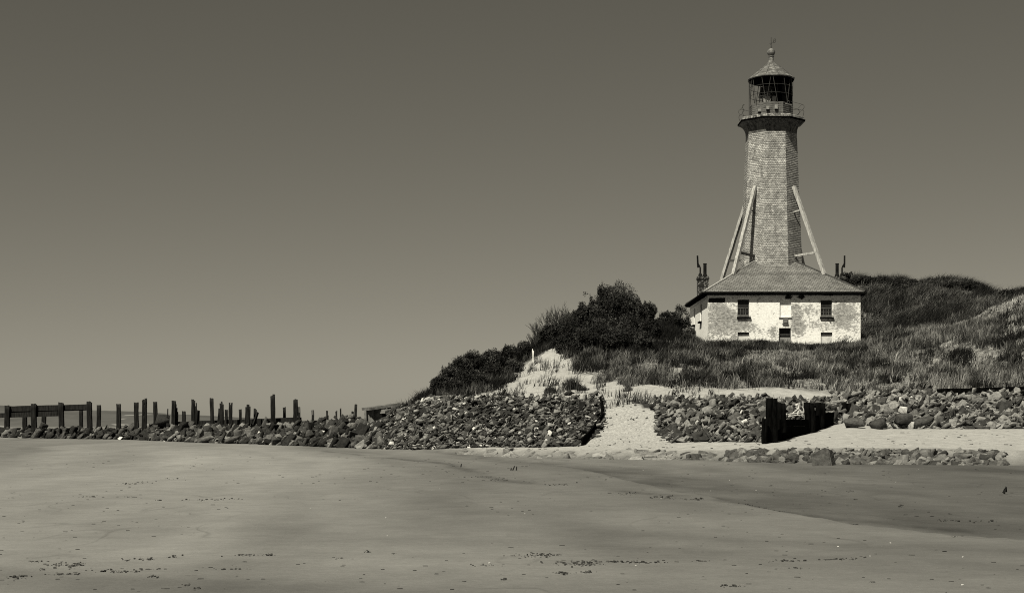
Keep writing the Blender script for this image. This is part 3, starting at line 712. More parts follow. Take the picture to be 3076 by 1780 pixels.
for x_, y_ in ((-1.08, -.4), (-.84, -.5), (.45, -.4), (-.08, -.52)): a.beam((TX + x_, TY + y_, 30.17), (TX + x_, TY + y_, 31.0), .06)
a.beam((TX + .5, TY - .42, 30.17), (TX + .5, TY - .42, 32.4), .07); a.beam((TX - 1.12, TY - .4, 30.17), (TX - .92, TY - .3, 32.4), .08)
a.build('lamp_frame', M['iron_black'], lp)
# lantern roof, ball and vane
rp = [(2.02, 32.42), (2.12, 32.5), (2.11, 32.55), (1.62, 32.93), (1.1, 33.36), (.74, 33.66), (.47, 33.9), (.3, 34.05), (.24, 34.2), (.21, 34.5), (.27, 34.53), (.27, 34.6), (.2, 34.62)]
lr = MB().lathe(TX, TY, rp, 12, R(8)).build('lantern_roof', M['lead'], LH)
MB().lathe(TX, TY, [(1.9, 32.3), (2.06, 32.415)], 12, R(8)).build('ceiling', M['plate_black'], lr)
for k in range(12):
    an = R(8) + 2 * math.pi * k / 12; a = MB()
    a.tube([(TX + (rp[i][0] + .005) * math.cos(an), TY + (rp[i][0] + .005) * math.sin(an), rp[i][1] + .01) for i in range(2, 7)], .018, .018, 4)
    a.build('roof_seam', M['timber_mid'], lr)
MB().lathe(TX, TY, [(.36 * math.sin(t) + .001, 34.94 - .35 * math.cos(t)) for t in np.linspace(.3, math.pi - .02, 10)], 18).build('ball', M['lead'], lr, smooth=True)
a = MB().tube([(TX, TY, 35.25), (TX, TY, 35.6), (TX, TY, 36.3)], .045, .02, 6)
a.tube([(TX - .14, TY, 35.72), (TX + .42, TY, 35.86)], .018, .018, 5); a.tube([(TX, TY - .3, 35.7), (TX, TY + .3, 35.7)], .018, .018, 5)
ring = [(TX + .3 + .11 * math.cos(t), TY, 35.99 + .16 * math.sin(t) + .05 * math.cos(t)) for t in np.linspace(0, 2 * math.pi, 12)]
a.tube(ring, .022, .022, 5); a.tube([(TX + .2, TY, 35.9), (TX + .42, TY, 36.13)], .02, .02, 5)
a.build('weather_vane', M['iron_bar'], lr)
# raking braces from the hips to the tower
for sx, sy in ((-1, -1), (1, -1), (-1, 1), (1, 1)):
    db, dt = 3.95, 1.60
    zb = EZ + SL * (half - db) - .05
    zt = 22.75; dt = ap_at(zt) / math.sqrt(2) + .07
    p0 = (TX + sx * db, TY + sy * db, zb); p1 = (TX + sx * dt, TY + sy * dt, zt)
    br = MB().beam(p0, p1, .30, .26, jit=.05).build('brace', M['timber_pale'], LH)
    for zs_, th in ((16.75, .19), (20.6, .12)):
        t = (zs_ - zb) / (zt - zb); dd = db + (dt - db) * t - .1; di = ap_at(zs_ - .1) / math.sqrt(2) - .02
        MB().beam((TX + sx * dd, TY + sy * dd, zs_), (TX + sx * di, TY + sy * di, zs_ - .12), th, jit=.04).build('strut', M['timber_mid'] if sx < 0 else M['timber_pale'], br)

# ------------------------------------------------------------------ timber posts of the ruined groynes
def stave_post(name, px0, px1, pytop, Y, tops, mat, label, cat='post', group=None, lean=0.0, zbot=None, slit=None, thick=.9, parent=None, place=None):
    """an upright baulk as staves of unequal height: splits, slants and forks at the top are real"""
    x0, x1 = (px0 - CX) / F * Y, (px1 - CX) / F * Y
    w_ = x1 - x0; zt = Z(pytop, Y); cxp = (x0 + x1) / 2
    zb = (h1(cxp, Y) - .5) if zbot is None else zbot
    H = zt - zb; n = len(tops); th = max(.12, w_ * thick); sw = w_ / n
    V, Fc = [], []
    rr = random.Random(int(px0 * 7 + pytop))
    ph = rr.uniform(0, 6)
    for i, tp in enumerate(tops):
        segs = [(0, tp)] if not (slit and i == slit[0]) else [(0, slit[1]), (slit[2], tp)]
        for s0, s1 in segs:
            nz = max(2, int((s1 - s0) * H / .35)); rings = []
            for k in range(nz + 1):
                t = s0 + (s1 - s0) * k / nz
                zc = zb + H * t; off = lean * H * t + .02 * math.sin(t * 5 + ph) * w_ / .3
                g0 = .004 if i else 0; q = 1 - .06 * math.sin(t * 9 + ph + i) * (k > 0)
                a_ = x0 + i * sw + g0 + off + (rr.uniform(-.012, .012) if i == 0 else 0); b_ = x0 + (i + 1) * sw + off + (rr.uniform(-.012, .012) if i == n - 1 else 0)
                tt = th * q / 2 * (1 - .12 * (abs(i - (n - 1) / 2) / max(1, n / 2)))
                dz0 = rr.uniform(-.02, .03) if k == nz else 0; dz1 = rr.uniform(-.03, .03) if k == nz else 0
                rings.append([(a_, Y - tt, zc + dz0), (b_, Y - tt, zc + dz1), (b_, Y + tt, zc + dz1), (a_, Y + tt, zc + dz0)])
            for r in rings:
                V += r
            base = len(V) - 4 * len(rings)
            for k in range(nz):
                for j in range(4):
                    jj = (j + 1) % 4; Fc.append((base + 4 * k + j, base + 4 * k + jj, base + 4 * k + 4 + jj, base + 4 * k + 4 + j))
            Fc.append((base + 3, base + 2, base + 1, base)); e = base + 4 * nz; Fc.append((e, e + 1, e + 2, e + 3))
    me = mesh_np(name, np.array(V), np.array(Fc))
    o = link(name, me, mat, parent)
    if parent is None: tag(o, label, cat, group)
    return o
def rowY(px): return float(np.interp(px, [-60, 0, 300, 560, 700, 900, 1080], [137, 136, 131.5, 126.5, 122, 119.5, 113]))
FLAT = [1, .995, 1]
# the standing length of fence on the left, still carrying its planks
GF = empty('timber_groyne', tuple(P(180, 1300, 134)), 'weathered beach fence of two thick planks on square posts beside the open estuary', 'fence')
def fY(px): return 136.2 - px * .0155
for px0, px1, pt in ((15, 29, 1217), (95, 110, 1212), (177, 191, 1208), (262, 276, 1205), (-62, -48, 1223)):
    stave_post('post', px0, px1, pt, fY((px0 + px1) / 2), [1, .99, 1, .985], M['timber_dark'], None, parent=GF)
for px0, px1, pt in ((69, 81, 1243), (126, 138, 1240), (239, 249, 1228)):
    stave_post('rear_post', px0, px1, pt, fY(px0) + 3.2, FLAT, M['timber_dark'], None, parent=GF)
for nm, p0, y0, p1, y1, h_ in (('upper_plank', 16, 1227.5, 268, 1221, 16), ('lower_plank', -120, 1251, 186, 1241, 15)):
    A, B = P(p0, y0, fY(p0) + .36), P(p1, y1, fY(p1) + .36)
    MB().beam(A, B, .12, h_ / F * 134, jit=.05).build(nm, M['timber_dark'], GF)
MB().beam(P(16, 1236, fY(16) + .62), P(262, 1228, fY(262) + .62), .10, .2, jit=.04).build('rear_plank', M['timber_dark'], GF)
GP = 'loose timber posts standing along the rubble bank'
posts = [
 (291, 302, 1215.5, 0, FLAT, 0, 'plain square post standing just right of the planked fence end'),
 (350, 362, 1212, 0, FLAT, 0, 'plain thick post standing alone midway between fence end and slotted post'),
 (404, 416, 1208, 0, FLAT, 0, 'square post standing immediately left of the post with a slot through it'),
 (427, 440, 1196, -1.0, [.965, .985, .95, 1, 1], 0, 'tall dark post with a long daylight slot and split top'),
 (461, 472, 1206, 0, FLAT, 0, 'straight flat topped post standing right of the slotted post'),
 (500, 507, 1227, -.5, [.75, 1, .55], 0, 'short thin stake tapering to a sharp point beside a thick post'),
 (516, 527, 1203, 0, [1, 1, .99], 0, 'tall flat topped post with a jagged broken post leaning close on its right'),
 (526.5, 535, 1214, .4, [1, .9, .78], 0, 'jagged dark post stepped down to the right, against a taller flat post'),
 (547, 557, 1234, 2.5, FLAT, 0, 'short square post rising behind the low plank wall, left of a stepped trio'),
 (575, 585, 1199, 0, [1, 1, .97], 0, 'tallest post of the stepped trio above the low plank wall'),
 (585.5, 593, 1209, .3, [.9, 1, .8], 0, 'middle post of the stepped trio, split along its right edge'),
 (589, 599, 1232, 1.2, FLAT, 0, 'short squat paler post, lowest of the stepped trio'),
 (632, 642, 1195, 0, FLAT, -.01, 'tall clean square post standing left of the leaning jagged post'),
 (648, 658, 1208, .4, [.82, .93, 1], .10, 'jagged post leaning to the right into its taller neighbour'),
 (661, 671.5, 1205, 0, [.95, 1, .93], 0, 'upright worn post that the leaning jagged post nearly touches'),
 (676, 684, 1230, 1.5, FLAT, 0, 'short flat post standing between two jagged posts above the plank wall'),
 (688, 698, 1208, 0, [1, .93, .99], 0, 'notched jagged post with a short splinter at its right foot'),
 (718, 725.6, 1228, 2, FLAT, 0, 'slim short flat topped post alone behind the low plank wall'),
 (737, 751, 1214.6, 0, [.93, 1, 1, .95], 0, 'broad post with a rounded top and a sliver of light at its left edge'),
 (762, 770.6, 1226, 1, [1, 1, .97], 0, 'narrow post propped by a leaning splintered plank'),
 (812, 825, 1184, 0, [.955, .97, 1, 1], .01, 'tallest post of the whole row with a stepped slanted top'),
 (850, 858, 1222, 1.5, FLAT, 0, 'slim flat post between the two tallest posts above the plank wall end'),
 (881, 893.6, 1197, -.5, [.97, 1, .985], 0, 'tall thick post with a chipped peak standing by a big round boulder'),
 (895, 901.7, 1221, .6, [1, .8, 1], 0, 'thin forked post tight against the right side of a tall thick post'),
 (936.6, 943.5, 1231, 0, [1, .8, 1], 0, 'slender forked post alone, just left of the second low plank wall'),
 (965, 968.5, 1252, 1, [1, 1], 0, 'tiny stake barely rising over the second low plank wall'),
 (980, 987, 1232.6, 0, [1, 1, .8], 0, 'narrow post with a broken lower right side above the second plank wall'),
 (1008, 1013, 1233, 1, [.96, 1], 0, 'very thin leaning stick like post above the second plank wall'),
 (1021, 1027, 1224.5, 0, [.97, 1, .5], 0, 'thin upright post at the right end of the second plank wall'),
 (1042, 1045.6, 1249, .4, [1, .9], 0, 'tiny pointed stake between the last plank wall and the paired end posts'),
 (1056, 1063, 1235, 0, [1, .98], 0, 'shorter rounded post of the end pair near the concrete block'),
 (1064.3, 1072, 1213.6, 0, [.99, 1, .99], .005, 'taller rounded post of the end pair near the concrete block'),
]
for px0, px1, pt, dY, tops, lean, lab in posts:
    nm = 'stake' if (px1 - px0) < 7.2 and pt > 1220 else 'timber_post'
    stave_post(nm, px0, px1, pt, rowY((px0 + px1) / 2) + dY, tops, M['timber_dark'], lab, 'stake' if nm == 'stake' else 'post', GP, lean, slit=(2, .60, .86) if 'slot and split' in lab else None)
def plank_wall(p0, y0, p1, y1, h_, off, lab):
    th_ = empty('plank_wall', tuple(P((p0 + p1) / 2, y1 + h_, rowY((p0 + p1) / 2) + off)), lab, 'plank wall')
    n = 3
    for k in range(n):
        t0, t1 = k / n, (k + 1) / n
        A = P(p0 + (p1 - p0) * t0 + .3, y0 + (y1 - y0) * t0 + h_ / 2, rowY(p0 + (p1 - p0) * t0) + off); B = P(p0 + (p1 - p0) * t1 - .3, y0 + (y1 - y0) * t1 + h_ / 2, rowY(p0 + (p1 - p0) * t1) + off)
        MB().beam(A, B, .14, h_ / F * 122, jit=.06).build('plank', M['timber_dark'], th_)
plank_wall(530, 1265.5, 905, 1252.5, 22, .9, 'long low tarred plank wall running behind the ragged posts')
plank_wall(943, 1262, 1028, 1259.5, 14, .9, 'short low plank wall behind the thin posts near the bank end')
lp_ = MB().beam(P(761, 1277, rowY(766) - .3), P(774, 1238, rowY(766) + .2), .12, .2, jit=.1).build('splintered_plank', M['timber_dark'])
tag(lp_, 'splintered plank leaning against a narrow post at the bank top', 'plank')
# the black groyne on the right
BG = empty('black_groyne', (13.2, 78, .9), 'black tarred groyne of stout posts and planks jutting out of the stones', 'groyne')
gposts = [(2304, 2334, 1195, 78), (2334.5, 2359, 1210, 79.6), (2418.6, 2446, 1208.6, 85), (2450, 2476, 1209, 87.2), (2528, 2554, 1210, 91.6), (2289, 2303.5, 1256, 77.4)]
for px0, px1, pt, Y in gposts: stave_post('post', px0, px1, pt, Y, [1, .99], M['timber_black'], None, parent=BG, thick=1.0)
for (a0, Y0, a1, Y1, pt0, pt1) in ((2340, 79.3, 2432, 85.3, 1259, 1259), (2432, 85.3, 2462, 87.3, 1250, 1245), (2462, 87.3, 2545, 91.8, 1239, 1237)):
    A, B = P(a0, pt0, Y0), P(a1, pt1, Y1)
    for k in range(5):
        q = .36; A_ = A - Vector((0, 0, q * (k + .5))); B_ = B - Vector((0, 0, q * (k + .5)))
        if A_.z + .2 < .5: continue
        MB().beam(A_, B_, .14, q - .004).build('plank', M['timber_black'], BG)
# retaining beam at the right end of the stones
RB_ = empty('retaining_beam', tuple(P(2950, 1178, 94.6)), 'long dark timber beam holding back the grass above the stones', 'timber beam')
for k, (p0, y0, p1, y1) in enumerate(((2815, 1178, 2925, 1175), (2925.5, 1175, 3040, 1172), (3040.5, 1172, 3190, 1169))):
    MB().beam(P(p0, y0 - 2, 92.9), P(p1, y1 - 2, 92.7), .25, .36, jit=.04).build('plank', M['timber_black'], RB_)
# edging boards down the left side of the stony ramp
EB = empty('ramp_edging', (5.6, 92, 2.2), 'dark timber edging along the left side of the stony ramp', 'edging')
ed = [(1803.5, 1212, 96.3), (1807, 1238, 93.5), (1808, 1264, 90.6), (1775, 1306, 87.0), (1748, 1338, 84.4)]
for (a0, b0, Y0), (a1, b1, Y1) in zip(ed[:-1], ed[1:]):
    xa, xb = (a0 - CX) / F * Y0, (a1 - CX) / F * Y1
    MB().beam((xa, Y0, h1(xa, Y0) + .16), (xb, Y1, h1(xb, Y1) + .16), .1, .5, jit=.03).build('board', M['timber_black'], EB)
stave_post('post', 1798, 1804.5, 1209, 96.5, [1, .9, 1], M['timber_black'], None, parent=EB)
stave_post('post', 1806, 1815, 1262, 90.5, [1, .95], M['timber_black'], None, parent=EB)
# concrete remains at the end of the bank
CB = empty('concrete_block', tuple(P(1140, 1262, 112)), 'low ruined concrete block with a sloping slab top beyond the posts', 'concrete ruin')
Yb = 111.6
def Q(px, py, Y=None): return tuple(P(px, py, Y or Yb))
a = MB()
front = [Q(1096, 1268), Q(1148, 1268), Q(1148, 1229), Q(1099, 1231)]
back = [tuple(Vector(p) + Vector((.9, 2.2, .25 if i > 1 else 0))) for i, p in enumerate(front)]
a.face(front); a.face(back[::-1])
for i in range(4): a.face([front[i], back[i], back[(i + 1) % 4], front[(i + 1) % 4]])
a.build('body', M['concrete'], CB)
MB().beam(P(1097, 1228, Yb - .1), P(1192, 1213.5, Yb + 1.0), 1.5, .2, jit=.06).build('top_slab', M['concrete'], CB)
MB().beam(P(1119, 1266, Yb - .13), P(1120, 1231, Yb - .13), .2, .12).build('pilaster', M['concrete'], CB)
MB().beam(P(1098, 1270, Yb - .13), P(1097, 1230, Yb - .13), .16, .12).build('pilaster', M['concrete'], CB)
MB().beam(P(1146, 1236, Yb + .6), P(1340, 1226, Yb - 5.0), 1.2, .3, jit=.06).build('kerb', M['concrete'], CB)

# ------------------------------------------------------------------ boulders
def rock_proto(seed, n=16):
    r = np.random.default_rng(seed)
    c8 = np.array([(x, y, z) for x in (-1, 1) for y in (-1, 1) for z in (-1, 1)], float)
    p = c8 * r.uniform(.55, 1.05, (8, 3)) + r.normal(0, .12, (8, 3))
    if n % 3 == 0: p[r.integers(8)] *= .4
    e = r.normal(size=(n // 3, 3)); e /= np.linalg.norm(e, axis=1)[:, None]
    p = np.vstack([p, e * r.uniform(.9, 1.15, (len(e), 1))])
    bm = bmesh.new()
    for q in p: bm.verts.new(q)
    res = bmesh.ops.convex_hull(bm, input=bm.verts)
    junk = list({e for e in list(res['geom_interior']) + list(res['geom_unused']) if isinstance(e, bmesh.types.BMVert)})
    if junk: bmesh.ops.delete(bm, geom=junk, context='VERTS')
    bmesh.ops.bevel(bm, geom=list(bm.edges), offset=.06, segments=1, affect='EDGES')
    bmesh.ops.triangulate(bm, faces=bm.faces[:]); bm.verts.ensure_lookup_table(); bm.verts.index_update()
    V = np.array([v.co[:] for v in bm.verts]); Fc = np.array([[v.index for v in f.verts] for f in bm.faces]); bm.free()
    V = V - V.mean(0); return V, Fc
protos = [rock_proto(100 + i, 11 + i % 9) for i in range(22)]
rocks = []                                        # dict(px, t, size, scale, rot, zone)
def rot(rx, ry, rz): return np.array(Euler((rx, ry, rz)).to_matrix())
def add_rock(px, Y, size, zone, row, flat=.5, tilt=.5, embed=.25, tone=None, lift=0):
    x = (px - CX) / F * Y
    sc = np.array([random.uniform(.85, 1.6), random.uniform(.7, 1.05), random.uniform(flat * .7, flat * 1.35)]) * size / 2
    ry = -random.gauss(tilt, .45); rx = random.gauss(.2, .45); rz = random.gauss(0, .7)
    t = random.random() ** 1.1 if tone is None else tone
    rocks.append(dict(px=px, x=x, y=Y, size=size, sc=sc, R=rot(rx, ry, rz), tone=t, zone=zone, row=row, embed=embed, p=random.randrange(len(protos)), lift=lift))
def bank(px0, px1, n, smin, smax, zone, flat, tilt, tone_bias=0, tmin=0, tmax=1, emb=(0, .3)):
    PX = rng.uniform(px0, px1, n); T = rng.uniform(tmin, tmax, n)
    NY, _z = nodes(PX); Y0, Y1 = NY[:, 3], NY[:, 4]; YY = Y0 - .4 + (Y1 - Y0 + .8) * T
    XX = (PX - CX) / F * YY; ZZ = height(XX, YY); QX, QY = to_px(XX, YY, ZZ)
    inp = poly_mask(QX + rng.normal(0, 9, n), QY, PATH) & (rng.uniform(0, 1, n) < .988)
    for px, t, Y, qy, skip in zip(PX, T, YY, QY, inp):
        if skip or (1085 < px < 1165 and t > .66) or (px > 2800 and Y > 92.0): continue
        if 2440 < px < 2534 and qy > 1240 - (px - 2440) * .1 and Y < 76.5 + (px - 2300) * .0625: continue
        if 2300 < px < 2560 and qy > 1262 + (2560 - px) * .2 and (px - 2300) * .0575 + 76.5 > Y: continue
        s = (smin + (smax - smin) * random.random() ** 1.9) * (1.2 if random.random() < .06 else 1)
        row = 'foot' if t < .28 else ('top' if t > .75 else 'middle')
        if t > .8: s = min(s, .55)
        add_rock(px, Y, s, zone, row, flat, tilt, embed=random.uniform(*emb), tone=(random.uniform(.92, 1) if random.random() < .045 and s < .45 else min(.9, max(0, random.random() ** 1.1 * .92 + tone_bias))))
bank(-60, 500, 950, .3, .9, 'left', .42, .6, -.08)
bank(450, 1150, 3000, .24, .85, 'posts', .45, .6, -.05)
bank(1120, 1815, 6500, .14, .47, 'centre', .31, .2, .0)
bank(1960, 2320, 2600, .14, .62, 'ramp', .34, .3, .15)
bank(2300, 2560, 700, .14, .45, 'groyne', .4, .25, .08, .35, 1)
bank(2500, 3130, 5200, .13, .68, 'right', .28, .28, .24)
for z0, z1, n_, zn in ((450, 1130, 1300, 'posts'), (1120, 1815, 3000, 'centre'), (1960, 2320, 1300, 'ramp'), (2500, 3130, 2600, 'right')):
    bank(z0, z1, n_, .09, .3, zn, .45, .3, .1, emb=(-1.3, -.2))          # small broken stone caught between the big ones
for _ in range(70):                              # loose stones lying on the ramp
    px = random.uniform(1760, 2000); Y = random.uniform(83.5, 97); x = (px - CX) / F * Y; qx, qy = to_px(x, Y, h1(x, Y))
    if poly_mask(np.array([qx]), np.array([qy]), PATH)[0]: add_rock(px, Y, random.uniform(.05, .14), 'lip', 'middle', .5, .2, embed=.1, tone=random.uniform(.5, .97))
for _ in range(420):                              # small stones scattered over the lip of the bank
    px = random.choice([random.uniform(1180, 1800), random.uniform(2010, 2300), random.uniform(2480, 3100)])
    if px > 2800: continue
    NY, _z = nodes(np.array([px])); add_rock(px, NY[0, 4] + random.uniform(0, 1) ** 1.5 * (6 if px < 1800 else 3.2), random.uniform(.12, .38), 'lip', 'top', .5, .2, embed=.15, tone=random.uniform(.2, .88))
def low_row(px0, px1, n, smin, smax, embed, dy=0):
    for _ in range(n):
        px = random.uniform(px0, px1); NY, _z = nodes(np.array([px])); Y = random.uniform(NY[0, 1] - .5, NY[0, 2] - .1)
        add_rock(px, Y, random.uniform(smin, smax), 'low', 'foot', .55, .4, embed, tone=random.uniform(.72, .92) if px < 2050 else random.uniform(.42, .86))
low_row(1380, 2000, 60, .4, 1.1, .8); low_row(1900, 2300, 75, .3, .85, .68); low_row(2180, 2560, 150, .2, .62, .56); low_row(2540, 3010, 250, .18, .6, .55)
# the named ones
def special(px, py, Y, sx, sy, sz, r3, tone, lab, pid, embed_z=0):
    c_ = P(px, py, Y); rocks.append(dict(px=px, x=c_.x, y=Y, size=9, sc=np.array([sx, sy, sz]) / 2, R=rot(*r3), tone=tone, zone='special', row='', embed=0, p=pid, z=c_.z, label=lab, lift=0))
special(2565, 1268, 84.4, 1.15, .9, .62, (.1, -.15, .2), .6, 'pale rounded boulder at the foot of the stones just right of the black groyne', 3)
special(2643, 1272, 84.6, .95, .8, .55, (.1, -.5, .2), .45, 'wedge shaped boulder second from the black groyne at the foot of the stones', 8)
special(2717, 1257, 85.4, .95, .7, .6, (.2, -.1, 0), .5, 'big pyramid shaped boulder with a white stone behind its peak', 5)
special(2777, 1266, 85.0, 1.3, .7, .42, (.25, -.3, .1), .5, 'long flat slab tilted up to the right at the foot of the stones', 11)
special(2709, 1231, 87.4, .5, .4, .5, (0, .2, 0), .99, 'bright white knobbly stone resting behind a big pyramid shaped boulder', 2)
special(2852, 1288, 84.4, .5, .4, .35, (0, -.3, 0), .35, 'single grey stone lying just off the foot of the stones on pale sand', 7)
special(926, 1279, 116.5, .85, .6, .78, (.2, .3, .2), .12, 'big dark round faced boulder on top of the bank beside a tall thick post', 14)
special(490, 1262, 127.5, 1.3, 1.0, .95, (0, .2, 0), .25, 'large dark rounded boulder heaped behind the thin pointed stake', 9)
special(2208, 1252, 85.5, .8, .5, .42, (.2, -.6, .1), .62, 'pale oblong boulder tilted steeply midway between ramp and black groyne', 12)
special(1948, 1377, 76.2, .5, .4, .22, (0, .05, 0), .4, 'small flat stone lying on wet sand in front of the low stone row', 6)
for k, r in enumerate(rocks):
    V, Fc = protos[r['p']]
    q = (V * r['sc']) @ r['R'].T; r['V'] = q
    hh = q[:, 2].max() - q[:, 2].min()
    if 'z' not in r: r['z'] = None; r['hh'] = hh
need = [r for r in rocks if r['z'] is None]
zs_ = height(np.array([r['x'] for r in need]), np.array([r['y'] for r in need]))
_, nzl = nodes(np.array([r['px'] for r in need]))
for r, zg, nz_ in zip(need, zs_, nzl):
    r['z'] = zg + r['hh'] * (.5 - r['embed'])
    if r['zone'] == 'low': r['z'] = min(r['z'], nz_[2] + random.uniform(-.06, .10) - r['hh'] / 2)
def rank(r): return (r['size'] / r['y']) * (1.0 if r['row'] != 'top' else .85) * (.75 if r['zone'] == 'low' and r['embed'] > .5 else 1)
rocks.sort(key=rank, reverse=True)
big, small = rocks[:296], rocks[296:]
marks = [(-80, 'below the planked fence'), (285, 'below the lone posts right of the fence'), (480, 'below the pointed stake'), (600, 'below the jagged posts'), (720, 'below the broad round topped post'), (800, 'below the tallest post'), (880, 'below the thick chipped post'),
         (935, 'below the forked post'), (1040, 'below the concrete block'), (1200, 'below the forked white driftwood'), (1480, 'left of the stony ramp'), (1690, 'beside the ramp edging boards'), (1960, 'right of the stony ramp'), (2160, 'left of the black groyne'), (2300, 'behind the black groyne'), (2560, 'right of the black groyne'), (2760, 'below the retaining beam'), (2930, 'near the right end of the retaining beam')]
lows = [(0, 'in the sand buried stone row below the ramp'), (1960, 'in the low stone row left of the tilted block'), (2420, 'in the low stone row around the tilted block'), (2560, 'in the low stone row right of the tilted block')]
def where(r):
    if r['zone'] == 'low': return [t for p, t in lows if r['px'] >= p][-1]
    w_ = [t for p, t in marks if r['px'] >= p][-1]
    return {'foot': 'at the foot of the bank ', 'middle': 'halfway up the bank ', 'top': 'on top of the bank '}[r['row']] + w_
def look(r):
    tn = 'dark' if r['tone'] < .4 else ('grey' if r['tone'] < .72 else 'pale')
    s_ = r['sc'][2] / r['sc'][0]
    return tn + ' ' + ('flat slab' if s_ < .42 else ('long boulder' if r['sc'][0] / r['sc'][1] > 1.45 else ('blocky boulder' if s_ > .62 else 'angular boulder')))
by = {}
for r in big:
    if 'label' not in r: by.setdefault(look(r) + ' ' + where(r), []).append(r)
ORD = ['leftmost', 'second from left', 'third from left', 'fourth from left', 'fifth from left', 'sixth from left', 'seventh from left', 'eighth from left', 'ninth from left', 'tenth from left']
for lab, rs in by.items():
    rs.sort(key=lambda r: r['px'])
    for i, r in enumerate(rs):
        if len(rs) == 1: r['label'] = lab
        elif len(rs) == 2: r['label'] = lab.replace(' ', ' ', 1) + (', left one of two' if i == 0 else ', right one of two')
        else: r['label'] = lab + ', ' + ORD[min(i, 9)]
for r in big:
    V, Fc = protos[r['p']]
    me = mesh_np('boulder', r['V'], Fc, {'tone': np.full(len(V), r['tone'])})
    o = link('boulder', me, M['rock']); o.location = (r['x'], r['y'], r['z'])
    words_ = r['label'].split(); tag(o, ' '.join(words_[:16]), 'boulder', 'grey boulders of the sea bank' if r['zone'] != 'low' else 'half buried stones of the low row')
Vs, Fs, Ts = [], [], []; k = 0
for r in small:
    V, Fc = protos[r['p']]; Vs.append(r['V'] + np.array([r['x'], r['y'], r['z']])); Fs.append(Fc + k); Ts.append(np.full(len(V), r['tone'])); k += len(V)
tag(link('rubble', mesh_np('rubble', np.vstack(Vs), np.vstack(Fs), {'tone': np.concatenate(Ts)}), M['rock']), 'loose broken grey stones filling the bank between the larger boulders', 'rubble', kind='stuff')
# the big tilted block in front of the low row, and the dark fin stone
def prism(name, pts, depth, mat, lab, cat, slant=(0, 0)):
    bm = bmesh.new(); f = [bm.verts.new(p) for p in pts]; b = [bm.verts.new(Vector(p) + Vector((slant[0], depth, slant[1]))) for p in pts]
    bm.faces.new(f[::-1]); bm.faces.new(b); n = len(pts)
    for i in range(n): bm.faces.new([f[i], f[(i + 1) % n], b[(i + 1) % n], b[i]])
    bmesh.ops.recalc_face_normals(bm, faces=bm.faces)
    bmesh.ops.bevel(bm, geom=list(bm.edges), offset=.04, segments=2, affect='EDGES')
    bmesh.ops.subdivide_edges(bm, edges=[e for e in bm.edges if e.calc_length() > .3], cuts=3, use_grid_fill=True)
    for v in bm.verts: v.co += Vector((random.uniform(-1, 1), random.uniform(-1, 1), random.uniform(-1, 1))) * .012
    me = bpy.data.meshes.new(name); bm.to_mesh(me); bm.free()
    a_ = me.attributes.new('tone', 'FLOAT', 'POINT'); a_.data.foreach_set('value', [.55] * len(me.vertices))
    return tag(link(name, me, mat), lab, cat)
prism('tilted_block', [P(2439, 1402, 66), P(2499, 1402, 66), P(2488, 1347, 66.3), P(2473, 1343, 66.5), P(2433, 1366, 66.2)], .55, M['rock'], 'largest flat faced stone block, standing tilted before the low stone row', 'boulder', (.34, -.1))
fin = prism('fin_stone', [P(3009, 1482, 40), P(3026, 1482, 40), P(3025, 1457, 40), P(3020, 1464, 40)], .12, M['rock'], 'small dark fin shaped stone upright in the wet sand', 'stone', (.02, 0))
fin.data.attributes['tone'].data.foreach_set('value', [.1] * len(fin.data.vertices))

# ------------------------------------------------------------------ driftwood, sticks, small posts
def drift(name, chains, r0, r1, mat, lab, cat):
    a_ = MB()
    for ch in chains: a_.tube([P(*q) for q in ch], r0, r1, 6)
    return tag(a_.build(name, mat), lab, cat)
Yd = 103.5
drift('driftwood_branch', [[(1398, 1222, Yd), (1404, 1208, Yd), (1409, 1193, Yd)], [(1399, 1222, Yd), (1420, 1208, Yd - .3), (1428, 1210, Yd - .4), (1441, 1222, Yd - .6)], [(1420, 1208, Yd), (1415, 1216, Yd - .3), (1424, 1219, Yd - .5), (1432, 1212, Yd - .5)]], .08, .05, M['driftwood'], 'forked bleached white driftwood lying on the crest of the centre stones', 'driftwood')
drift('driftwood_stump', [[(1993, 1232, 94), (1990, 1218, 94), (1995, 1202, 94.1)], [(1996, 1230, 94), (2000, 1216, 94), (2000, 1203, 94)]], .15, .1, M['driftwood'], 'white bleached stump standing at the top right corner of the ramp', 'driftwood')
bx_ = [[(2396, 1246, 89), (2399, 1226, 89.1), (2401, 1208, 89.2)], [(2376, 1248, 88.8), (2384, 1238, 89), (2398, 1226, 89)], [(2411, 1246, 89), (2404, 1232, 89), (2390, 1222, 89.1)], [(2417, 1244, 89.2), (2415, 1232, 89.2), (2410, 1219, 89.2)], [(2372, 1243, 88.7), (2396, 1241, 88.8), (2421, 1236, 89.2)],
       [(2424, 1244, 89.6), (2421, 1236, 89.6), (2417, 1230, 89.6)], [(2430, 1238, 89.3), (2430, 1210, 89.3), (2432, 1196, 89.3)], [(2368, 1250, 88.6), (2390, 1247, 88.6), (2426, 1245, 89)]]
drift('driftwood_heap', bx_, .05, .025, M['driftwood'], 'tangle of bleached branches heaped behind the black groyne planks', 'driftwood')
drift('driftwood_branch', [[(2854, 1212, 91), (2880, 1206, 91.2), (2914, 1192, 91.5)], [(2880, 1206, 91.2), (2905, 1203, 91)]], .035, .02, M['driftwood'], 'thin pale branch lying flat on the stones below the retaining beam', 'driftwood')
drift('driftwood_stick', [[(2921, 1174, 92.2), (2934, 1191, 91.8), (2947, 1205, 91.4)]], .035, .025, M['driftwood'], 'straight pale stick propped diagonally against the retaining beam', 'driftwood')
drift('driftwood_stick', [[(2518, 1202, 94), (2526, 1192, 94), (2530, 1179, 94)]], .04, .025, M['driftwood'], 'bent white stick rising from the sand right behind the black groyne', 'driftwood')
